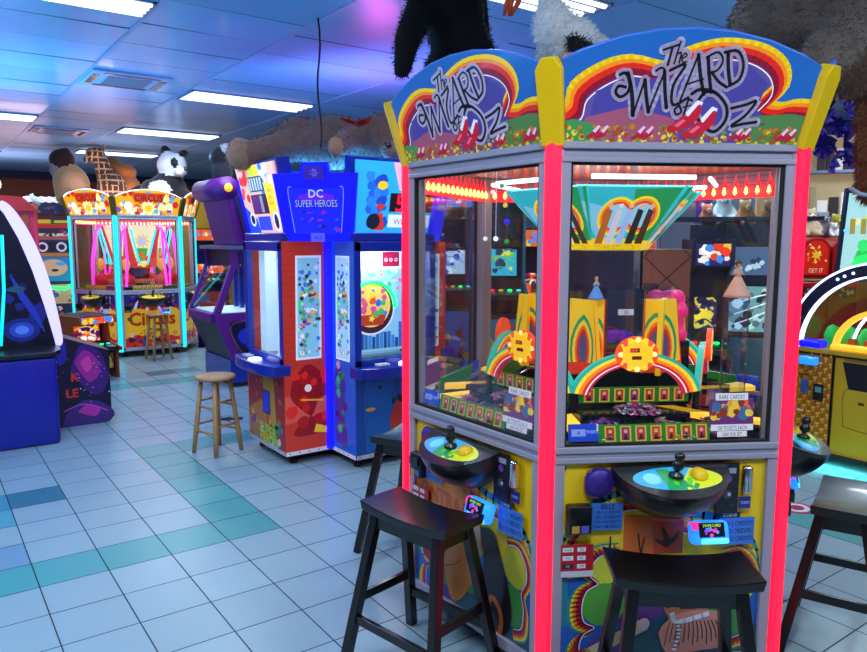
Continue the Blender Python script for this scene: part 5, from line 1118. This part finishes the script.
p = at(858, 282, 5.75); v = dm.matrix_basis.inverted() @ p
sg.build('display_sign', 'lit_mid', dm, tuple(v), (0, 0, R(45)))
MB().tube([(v.x + .15, v.y + .1, .84), (v.x + .15, v.y + .1, v.z + .3)], .02, 8).build('sign_post', 'black_plastic', dm)
def floor_mark(px, py, rx, ry, cols, label, rot=0):
    d = at(px, py, 1) - Vector((0, 0, H)); v = Vector((0, 0, H)) + d * (-H / d.z); a = Art([(rx * math.cos(i * .26), ry * math.sin(i * .26)) for i in range(24)], cols[0], .0008)
    a.disc(0, 0, rx * .78, cols[1], ry=ry * .78); a.disc(0, 0, rx * .45, cols[2], ry=ry * .45); a.step = .0001
    tag(a.build('floor_sticker', 'print', None, (v.x, v.y, .0018), (R(-90), 0, R(rot))), label, 'sticker')
floor_mark(797, 508, .10, .09, ['#c01c3c', '#e8e0e8', '#b02848'], 'round red and white sticker on the floor beside the right stool', 0)
fa_ = MB(); d = at(229, 419, 1) - Vector((0, 0, H)); v = Vector((0, 0, H)) + d * (-H / d.z); fa_.prism([(-.12, 0), (.02, .09), (.0, .03), (.12, .05), (.12, -.05), (.0, -.03), (.02, -.09)], 0, .0015)
tag(fa_.build('floor_arrow', 'black_plastic', None, (v.x, v.y, .0015), (0, 0, R(-25))), 'black arrow sticker on the floor behind the lone pine stool', 'sticker')
# ---- red round-topped machines
def red_machine(label, px, D):
    x, y = loc_at(px, D); t = thing('red_prize_dispenser', label, 'vending machine', (x, y, 0), -YAW, 'red round-topped dispensers')
    w = .14
    o = [(-w, 1.24), (w, 1.24)] + [(w * math.cos(math.pi * i / 12), 1.52 + .12 * math.sin(math.pi * i / 12)) for i in range(13)]
    MB().slab(o, 0, .3).build('head', 'red_plastic', t, bevel=.01)
    a = Art([(-w + .025, 1.28), (w - .025, 1.28)] + [((w - .025) * math.cos(math.pi * i / 12), 1.50 + .11 * math.sin(math.pi * i / 12)) for i in range(13)], '#d02010', .004); a.star(0, 1.47, .06, '#f0b81c', 7, .45); a.blobs(-.1, 1.38, .1, 1.58, 16, .008, .018, ['#f0c83c', '#f8e8c0', '#e87818'], int(px)); a.text(0, 1.30, .06, 'GET IT', '#f0d8a0', sx=.8); a.build('face', 'lit_low', t, (0, -.006, 0))
    MB().bevbox((0, .15, 1.11), (.275, .30, .2), .02).build('drawer', 'red_plastic', t)
    b_ = Art(rectout(-.11, -.05, .11, .05), '#5c1410', .004); b_.blobs(-.09, -.03, .09, .03, 12, .01, .02, ['#38486c', '#8c98a8', '#d8a03c'], int(px) + 2); b_.build('drawer_label', 'print', t, (0, -.006, 1.11))
    MB().b2(-.14, .14, .02, .3, 0, 1.01).build('pedestal', 'cab_red', t)
red_machine('red round-topped dispenser just right of the big pink light', 817, 7.0)
red_machine('red round-topped dispenser partly behind the lit sign of the dome game', 848, 7.0)
red_machine('red round-topped dispenser half hidden behind the pink corner light', 786, 7.0)
small_plush('cream plush bear over the red dispensers', 807, 237, 7.5, .21, '#c8ac88', '#e8dcc8')
small_plush('grey plush toy behind the cream bear', 821, 237, 7.7, .19, '#8c8890', '#a8a4ac')
small_plush('yellow and green plush toy over the red dispensers', 836, 237, 7.55, .17, '#a89c2c', '#d8c860')
small_plush('white plush toy lying on the middle red dispenser', 833, 237, 7.15, .10, '#d0ccc4', '#e8e4dc')
small_plush('pink plush toy beside the lit display sign', 860, 237, 7.55, .2, '#c04888', '#e088b0')
tag(MB().b2(-.7, .45, -.1, .5, 0, .05).b2(-.7, .45, .45, .5, .05, .12).b2(-.7, -.65, -.1, .5, -1.59, 0).b2(.40, .45, -.1, .5, -1.59, 0).build('plush_counter', 'cab_red', None, (*loc_at(828, 7.5), 1.59), (0, 0, -YAW)), 'dark red counter behind the dispensers, holding plush toys', 'counter')
sf = thing('shop_shelf', 'lit shop shelf with a grey edge behind the blue window frame', 'shelf', (8.5, 3.6, 0), R(-60))
MB().b2(-1.2, 1.2, 0, .35, 0, .05).build('plinth', 'aluminium_blue', sf); MB().b2(-1.2, 1.2, 0, .35, 1.83, 1.87).build('shelf_board', 'aluminium_blue', sf); MB().b2(-1.2, 1.2, .12, .35, 2.36, 2.39).build('shelf_board', 'aluminium_blue', sf); MB().b2(-1.2, 1.2, .35, .37, 0, 2.8).build('back_board', 'shelf_back', sf)
for s in (-1, 1): MB().b2(s * 1.18, s * 1.2, 0, .35, 0, 2.8).build('side_board', 'shelf_back', sf)
rg = random.Random(12); M4 = Matrix.Translation((8.5, 3.6, 0)) @ Matrix.Rotation(R(-60), 4, 'Z')
words = ['tall white', 'short cream', 'pale grey', 'small white', 'narrow ivory']
mat('box_white', '#f0ece4', rough=.6, emit='#f0ece4', es=.25); mat('box_cream', '#c8b080', rough=.6); mat('box_dark', '#3c2c2c', rough=.5); mat('box_red', '#b04838', rough=.5)  # white boxes get added emission to look brightly lit
x = -1.1; i = 0; row = 0
while x < 1.1 or row == 0:
    if x >= 1.1: x, row = -1.1, 1
    w = rg.uniform(.06, .11); h = rg.uniform(.16, .42); pos = M4 @ Vector((x + w / 2, .14 if row == 0 else .24, (1.871, 2.391)[row]))
    o = MB().b2(-w / 2, w / 2, -.06, .06, 0, h); o.b2(-w * .3, w * .3, -.064, -.06, h * .3, h * .7)
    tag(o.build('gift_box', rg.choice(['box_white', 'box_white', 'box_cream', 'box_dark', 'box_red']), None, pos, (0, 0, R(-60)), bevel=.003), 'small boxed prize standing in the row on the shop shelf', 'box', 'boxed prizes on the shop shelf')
    x += w + rg.uniform(.005, .02); i += 1
# ---- blue ruffled garland and shaggy brown plush hanging right of the yellow cap
D = 3.75
gd = thing('flower_garland', 'blue and purple ruffled garland hanging right of the yellow post cap', 'decoration', tuple(at(832, 130, D)))
base_ = at(832, 130, D); rg = random.Random(5)
for px, py, r in ((841, 98, .07), (826, 112, .07), (847, 112, .05), (818, 128, .075), (836, 128, .05), (822, 146, .06), (843, 146, .08), (832, 160, .06), (850, 156, .05)):
    c = at(px, py, D + rg.uniform(-.05, .05)) - base_; m = MB(); n = 28; d = Vector((rg.uniform(-.6, .6), -1, rg.uniform(-.6, .4))).normalized(); u = d.cross(Vector((0, 0, 1))).normalized(); v = d.cross(u)
    vs = [c]; 
    for ring in (1, 2, 3):
        for j in range(n): t = 2 * math.pi * j / n; wob = .10 * ring * r * math.sin(j * 2 * math.pi * 7 / n); rr = r * ring / 3; vs.append(c + (u * math.cos(t) + v * math.sin(t)) * rr + d * (r * .15 * ring + wob))
    m.col('#2a1c9c'); m.raw(vs, [(0, 1 + j, 1 + (j + 1) % n) for j in range(n)], False)
    for ring in (0, 1):
        for j in range(n): m.col('#8a3cc8' if ring == 1 and j % 4 == 0 else ('#1c1c8c' if j % 2 else '#3430b8')); m.f.append([1 + ring * n + j, 1 + ring * n + (j + 1) % n, 1 + (ring + 1) * n + (j + 1) % n, 1 + (ring + 1) * n + j]); m.c.append(m.cc); m.m.append(0); m.sm.append(False)
    m.build('blossom', 'print_matte', gd, fix=False)
MB().tube([at(834, 60, D) - base_, at(834, 100, D) - base_, at(822, 130, D) - base_, at(842, 160, D) - base_], .006, 6).build('cord', 'rubber', gd)
D = 3.3
els = [(b(871, 102 + i * 17), (.055 + .01 * (i % 2), .06, .07), '#7a4420') for i in range(6)] + [(b(880, 110 + i * 18, .05), (.09, .08, .09), '#5c3018') for i in range(5)]
ht = thing('plush_monkey', 'shaggy brown plush hanging at the right edge beside the blue garland', 'stuffed animal', tuple(b(862, 210)))
inv(furry(skin(els, .016, sm=2), 5000, .03, 9, .7, .003), ht).build('body', 'fur', ht, fix=False)
inv(MB().tube([b(870, 105, .04), (b(870, 100, .04).x, b(870, 100, .04).y, CH)], .005, 6), ht).build('cord', 'rubber', ht)
inv(MB().tube([b(850, 188, -.06), b(860, 194, -.09), b(872, 196, -.06)], .009, 8), ht).build('collar', 'ice_matte', ht)
# ---- left background
t = thing('red_game_cabinet', 'tall red game cabinet behind the glowing white curve', 'arcade machine', (*loc_at(8, 8.9), 0), R(-10))
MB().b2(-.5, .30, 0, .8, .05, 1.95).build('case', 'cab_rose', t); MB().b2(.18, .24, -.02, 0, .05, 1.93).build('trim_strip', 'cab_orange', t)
MB().slab([(-.5, 1.95), (.36, 1.95), (.18, 2.12), (-.5, 2.16)], -.05, .6).build('roof_cap', 'red_plastic', t)
oc = Art([(-.28 + .25 * math.cos(2 * math.pi * i / 24), 2.27 + .15 * math.sin(2 * math.pi * i / 24)) for i in range(24)], '#e8f0f8', .04); oc.disc(-.28, 2.27, .21, '#3858c8', ry=.12); oc.disc(-.24, 2.24, .09, '#f0e03c', ry=.05); oc.blobs(-.45, 2.2, -.1, 2.36, 12, .02, .03, ['#e85068', '#b8d8f8', '#f0f0f8'], 91); oc.build('oval_sign', 'lit_mid', t, (0, .02, 0))
MB().tube([(.28, -.02, 2.15), (.36, -.04, 2.02)], .03, 8).build('horn', 'white_paint', t)
t = thing('tower_game', 'striped game tower with two white ring lights left of the circus machine', 'arcade machine', (*loc_at(52, 11.2), 0), R(-8))
MB().b2(-.33, .33, 0, .6, .05, 1.95).build('case', 'cab_red', t)
a = Art(rectout(-.30, .1, .30, 1.93), '#203050', .01)
for z, c in ((1.86, '#28701c'), (1.80, '#c82828'), (1.66, '#d8d0c8'), (1.62, '#a05c60'), (1.36, '#b07848')): a.rect(-.3, z - .03, .3, z + .03, c)
a.rect(-.28, 1.84, .0, 1.9, '#e8b820'); a.rect(.05, 1.85, .28, 1.89, '#e8c83c'); a.text(0, 1.645, .05, 'ROOKIE', '#f8f8f8'); a.rect(-.3, 1.42, .3, 1.56, '#14142c')
a.blobs(-.28, 1.66, .28, 1.78, 12, .02, .04, ['#783048', '#a86070', '#502030'], 95)
for s in (-1, 1): a.disc(s * .13, 1.48, .075, '#d8d0f0'); a.disc(s * .13, 1.48, .045, '#241c3c')
a.rect(-.3, .95, .3, 1.32, '#2a88c8'); a.disc(0, 1.16, .2, '#d8b090', ry=.13); a.disc(.1, 1.22, .07, '#48a8e8', ry=.03); a.disc(.02, 1.12, .05, '#201418', ry=.02); a.rect(-.1, .6, .3, .9, '#c8a890'); a.blobs(-.2, .3, .3, .8, 16, .03, .06, ['#d8c0a8', '#486898', '#c85048'], 96)
a.build('front', 'lit_low', t, (0, -.01, 0)); MB().tube([(-.34, -.03, 1.55), (-.33, -.05, 1.3), (-.28, -.08, 1.02)], .022, 8).build('pink_tube', 'pink_led', t); MB().tube([(-.05, -.14, .86), (.15, -.2, .84), (.28, -.14, .92), (.32, -.08, 1.05)], .022, 8).build('green_tube', 'green_led', t)
cl = MB()
cs_ = Art([(-.28, 1.98), (.28, 1.98), (.33, 2.16), (-.33, 2.2)], '#14204c', .03); cs_.disc(-.2, 2.1, .05, '#e8501c'); cs_.blobs(-.1, 2.0, .3, 2.12, 12, .02, .04, ['#3c4878', '#8a4c38', '#1c2c50'], 97); cs_.build('sign', 'lit_low', t, (0, -.05, 0))
for i in range(7): cl.ball((-.30 + i * .1, -.05, 2.2), (.065, .04, .05), 8)
cl.build('cloud_trim', 'white_soft', t)
arcade_cabinet('colourful arcade cabinet between the circus machine and the purple machine', loc_at(208, 12.4), R(-15), 'cab_red', '#d8501c', FIRE, 1.8, .6, seed=76)
arcade_cabinet('orange-fronted arcade cabinet lower right of the two ring lights, mostly hidden', loc_at(80, 8.3), R(20), 'cab_orange', '#e8641c', FIRE, .74, .45, seed=77)
tag(MB().b2(-.6, .6, 0, .05, 0, 2.35).build('yellow_banner', 'cab_yellow', None, (*loc_at(205, 13.0), 0), (0, 0, R(-20))), 'plain orange yellow banner behind the panda and purple topper', 'banner')
# ================================================================== PRIZES INSIDE THE BIG COIN PUSHER
def doll(label, base, s, dress, hair, dress2=None):
    t = thing('prize_doll', label, 'doll', tuple(base), -YAW)
    MB().lathe([(.0, 0), (.42 * s, .0), (.36 * s, .1 * s), (.2 * s, .42 * s), (.1 * s, .62 * s), (.0, .62 * s)], 20).build('skirt', dress, t)
    bd = skin([((0, 0, .72 * s), (.10 * s, .07 * s, .16 * s), '#d8a888'), ((0, 0, .98 * s), (.08 * s, .08 * s, .10 * s), '#e0b090'), ('cap', (0, 0, .8 * s), (0, 0, .92 * s), .035 * s, .035 * s, '#e0b090'), ('cap', (-.09 * s, 0, .82 * s), (-.2 * s, -.03 * s, .62 * s), .035 * s, .025 * s, '#e0b090'), ('cap', (.09 * s, 0, .82 * s), (.2 * s, -.03 * s, .62 * s), .035 * s, .025 * s, '#e0b090')], .018 * s * 2, sm=2)
    bd.build('body', 'print_matte', t, fix=False); MB().ball((0, 0, .70 * s), (.105 * s, .075 * s, .13 * s), 12).build('bodice', dress2 or dress, t); MB().ball((0, .02 * s, 1.02 * s), (.10 * s, .09 * s, .11 * s), 12).build('hair', hair, t)
    return t
mat('peach_cloth', '#e8a890', rough=.7, sheen=.2); mat('blue_cloth', '#5c90d0', rough=.7); mat('hair_brown', '#6a3818', rough=.6); mat('hair_gold', '#c8a050', rough=.6)
p = at(737, 297, 2.95); doll('small doll in a wide peach dress standing on a clear stand', p, .135, 'peach_cloth', 'hair_brown')
tag(MB().prism([(.05 * math.cos(t * .5236), .05 * math.sin(t * .5236)) for t in range(12)], .91, p.z - .001).build('doll_stand', 'acrylic', None, (p.x, p.y, 0)), 'clear acrylic stand under the doll in the peach dress', 'stand')
p = at(596, 299, 2.85); doll('tiny doll in a light blue dress on the left rainbow panel', p, .08, 'blue_cloth', 'hair_gold')
def heap(name, label, cx, cy, z, r, n, cols, seed, group=None):
    rg = random.Random(seed); m = MB()
    for i in range(n):
        a_, q = rg.uniform(0, 6.28), r * math.sqrt(rg.random()); m.col(rg.choice(cols))
        zz = z + .004 + (1 - (q / r)) * rg.uniform(0, r * .5); m.at((cx + q * math.cos(a_), cy + q * math.sin(a_), zz), rg.uniform(0, 3), rg.uniform(-.5, .5), rg.uniform(-.5, .5)); m.lathe([(0, -.0015), (.012, -.0015), (.012, .0015), (0, .0015)], 8)
    m.at(); return tag(m.build(name, 'token'), label, 'tokens', group, 'stuff')
oc = Vector((OZC[0], OZC[1], 0))
for k, ang in enumerate((R(180), R(240))):
    nrm = Vector((math.cos(ang), math.sin(ang), 0)); tn = Vector((-nrm.y, nrm.x, 0))
    for j, (o_, dd, cols, rr) in enumerate(((-.18, .61, ['#c83c98', '#7a3cc0', '#c0c0c8'], .075), (.05, .62, ['#d8a83c', '#b0b0b8', '#a03cb0'], .08), (.22, .60, ['#e050a0', '#c8c8d0', '#404048'], .07), (-.02, .50, ['#b8b8c0', '#8c8c98', '#c03c80'], .06))):
        c = oc + nrm * dd + tn * o_; heap('token_pile', ('heap of pink, purple and silver tokens behind the %s window' % ('left', 'front')[k]), c.x, c.y, .926 if j < 3 else .976, rr * 1.35, 120, cols, 100 + k * 10 + j, 'token heaps in the big coin pusher, %s tray' % ('left', 'front')[k])
for k, (sx_, z_, c) in enumerate(((-.02, 1.79, 'white_soft'), (.03, 1.81, 'green_glow'), (.05, 1.74, 'warm_soft'), (.06, 1.68, 'blue_led'), (-.06, 1.62, 'white_soft'), (.0, 1.62, 'ice_led'), (.06, 1.61, 'green_glow'))):
    v = oc + Vector((-1, 0, 0)) * .70 + Vector((0, -1, 0)) * (sx_ + .1)
    o = MB().ball((0, 0, 0), .009, 8); o.tube([(0, 0, .008), (0, 0, 1.925 - z_)], .0004, 3); tag(o.build('bulb', c, None, (v.x, v.y, z_)), 'tiny coloured bulb hanging inside the top of the left window', 'bulb', 'bulbs in the left window')
v = oc + Vector((-.5, -.866, 0)) * .24
tag(skin([(((i % 4) * .03 - .045, (i % 2) * .02 - .01, .012 + (i % 3) * .012), (.022, .02, .018), '#5a3cb8') for i in range(9)], .007, sm=1).build('prize_bag', 'violet_sheet', None, (v.x, v.y, 1.20), (0, 0, R(-30)), fix=False), 'small purple crinkled bag behind the number 20 tag', 'bag')
tag(MB().b2(-.07, .07, -.03, .03, .981, 1.2).build('bag_pedestal', 'mirror_dark', None, (v.x, v.y, 0), (0, 0, R(-30))), 'mirrored block under the small purple bag', 'stand')
pb = skin([((i % 3 * .045 - .045, (i % 2) * .03, .02 + (i // 3) * .05), (.04, .04, .04), '#e02878') for i in range(12)], .01, sm=1)
p = oc + Vector((-.5, -.866, 0)) * .17 + Vector((.866, -.5, 0)) * .235
o = pb.build('prize_bag', 'pink_sheet', None, (p.x, p.y, 1.20), (0, 0, R(-30)), fix=False); tag(o, 'bright pink crinkled bag behind the right rainbow panel', 'bag')
tag(MB().b2(-.07, .07, -.06, .06, 1.0, 1.199).build('bag_pedestal', 'mirror_dark', None, (p.x, p.y, 0), (0, 0, R(-30))), 'mirrored block holding up the bright pink bag', 'stand')
# ================================================================== LIGHT
w = bpy.data.worlds.new('world'); scene.world = w; w.use_nodes = True; w.node_tree.nodes['Background'].inputs[0].default_value = (.05, .09, .2, 1); w.node_tree.nodes['Background'].inputs[1].default_value = .3
def area(name, loc, rot, sx, sy, e, c, parent=None):
    l = bpy.data.lights.new(name, 'AREA'); l.shape = 'RECTANGLE'; l.size = sx; l.size_y = sy; l.energy = e; l.color = c
    o = bpy.data.objects.new(name, l); COL.objects.link(o); o.location = loc; o.rotation_euler = rot; return o
# added lamps out of view, shining up to colour and brighten the ceiling
area('added_uplight', (2.0, 2.9, 2.2), (R(180), 0, 0), .3, .3, 5, (.1, .6, 1))
area('added_uplight', (4.6, 1.2, 2.2), (R(180), 0, 0), 1, 1, 30, (.5, .8, 1))
area('added_uplight', (2.77, 5.0, 1.95), (R(180), 0, 0), .8, .8, 42, (.06, .42, 1))
area('added_uplight', (3.25, 5.25, 2.25), (R(180), 0, 0), .3, .3, 16, (1, .1, .8))
area('added_uplight', (2.64, 11.1, 2.0), (R(180), 0, 0), 1.1, 1.1, 30, (.95, .6, .7))
area('under_glow', (5.22, 2.2, .05), (0, 0, 0), .05, 1.1, 3, (.05, .8, 1))
area('added_uplight', (1.0, 14.0, 2.2), (R(180), 0, 0), 2.0, 1.0, 50, (.9, .6, .7))
area('added_uplight', (.1, 7.2, 1.7), (R(180), 0, 0), 1.6, .8, 105, (.05, .5, 1))
area('added_uplight', (-1.2, 4.0, 1.8), (R(180), 0, 0), 1.4, 1.4, 80, (.05, .5, 1))
for k, (x, y, e) in enumerate(((2.45, 2.13, 9), (2.64, 11.06, 14))):
    area('cabinet_lamp', (x, y, 1.90), (0, 0, 0), .9, .9, e, (1, .93, .95))
l = bpy.data.lights.new('case_lamp', 'POINT'); l.energy = 6; l.color = (.85, .93, 1); l.shadow_soft_size = .1
for sx, sy in ((-1, 0), (0, -1)): o = bpy.data.objects.new('case_lamp', l); COL.objects.link(o); o.location = (SHC[0] + sx * .5, SHC[1] + sy * .5, 1.45)
vs_ = scene.view_settings; vs_.view_transform = 'Standard'; vs_.look = 'None'; vs_.gamma = 1; vs_.use_curve_mapping = False; vs_.exposure = .03
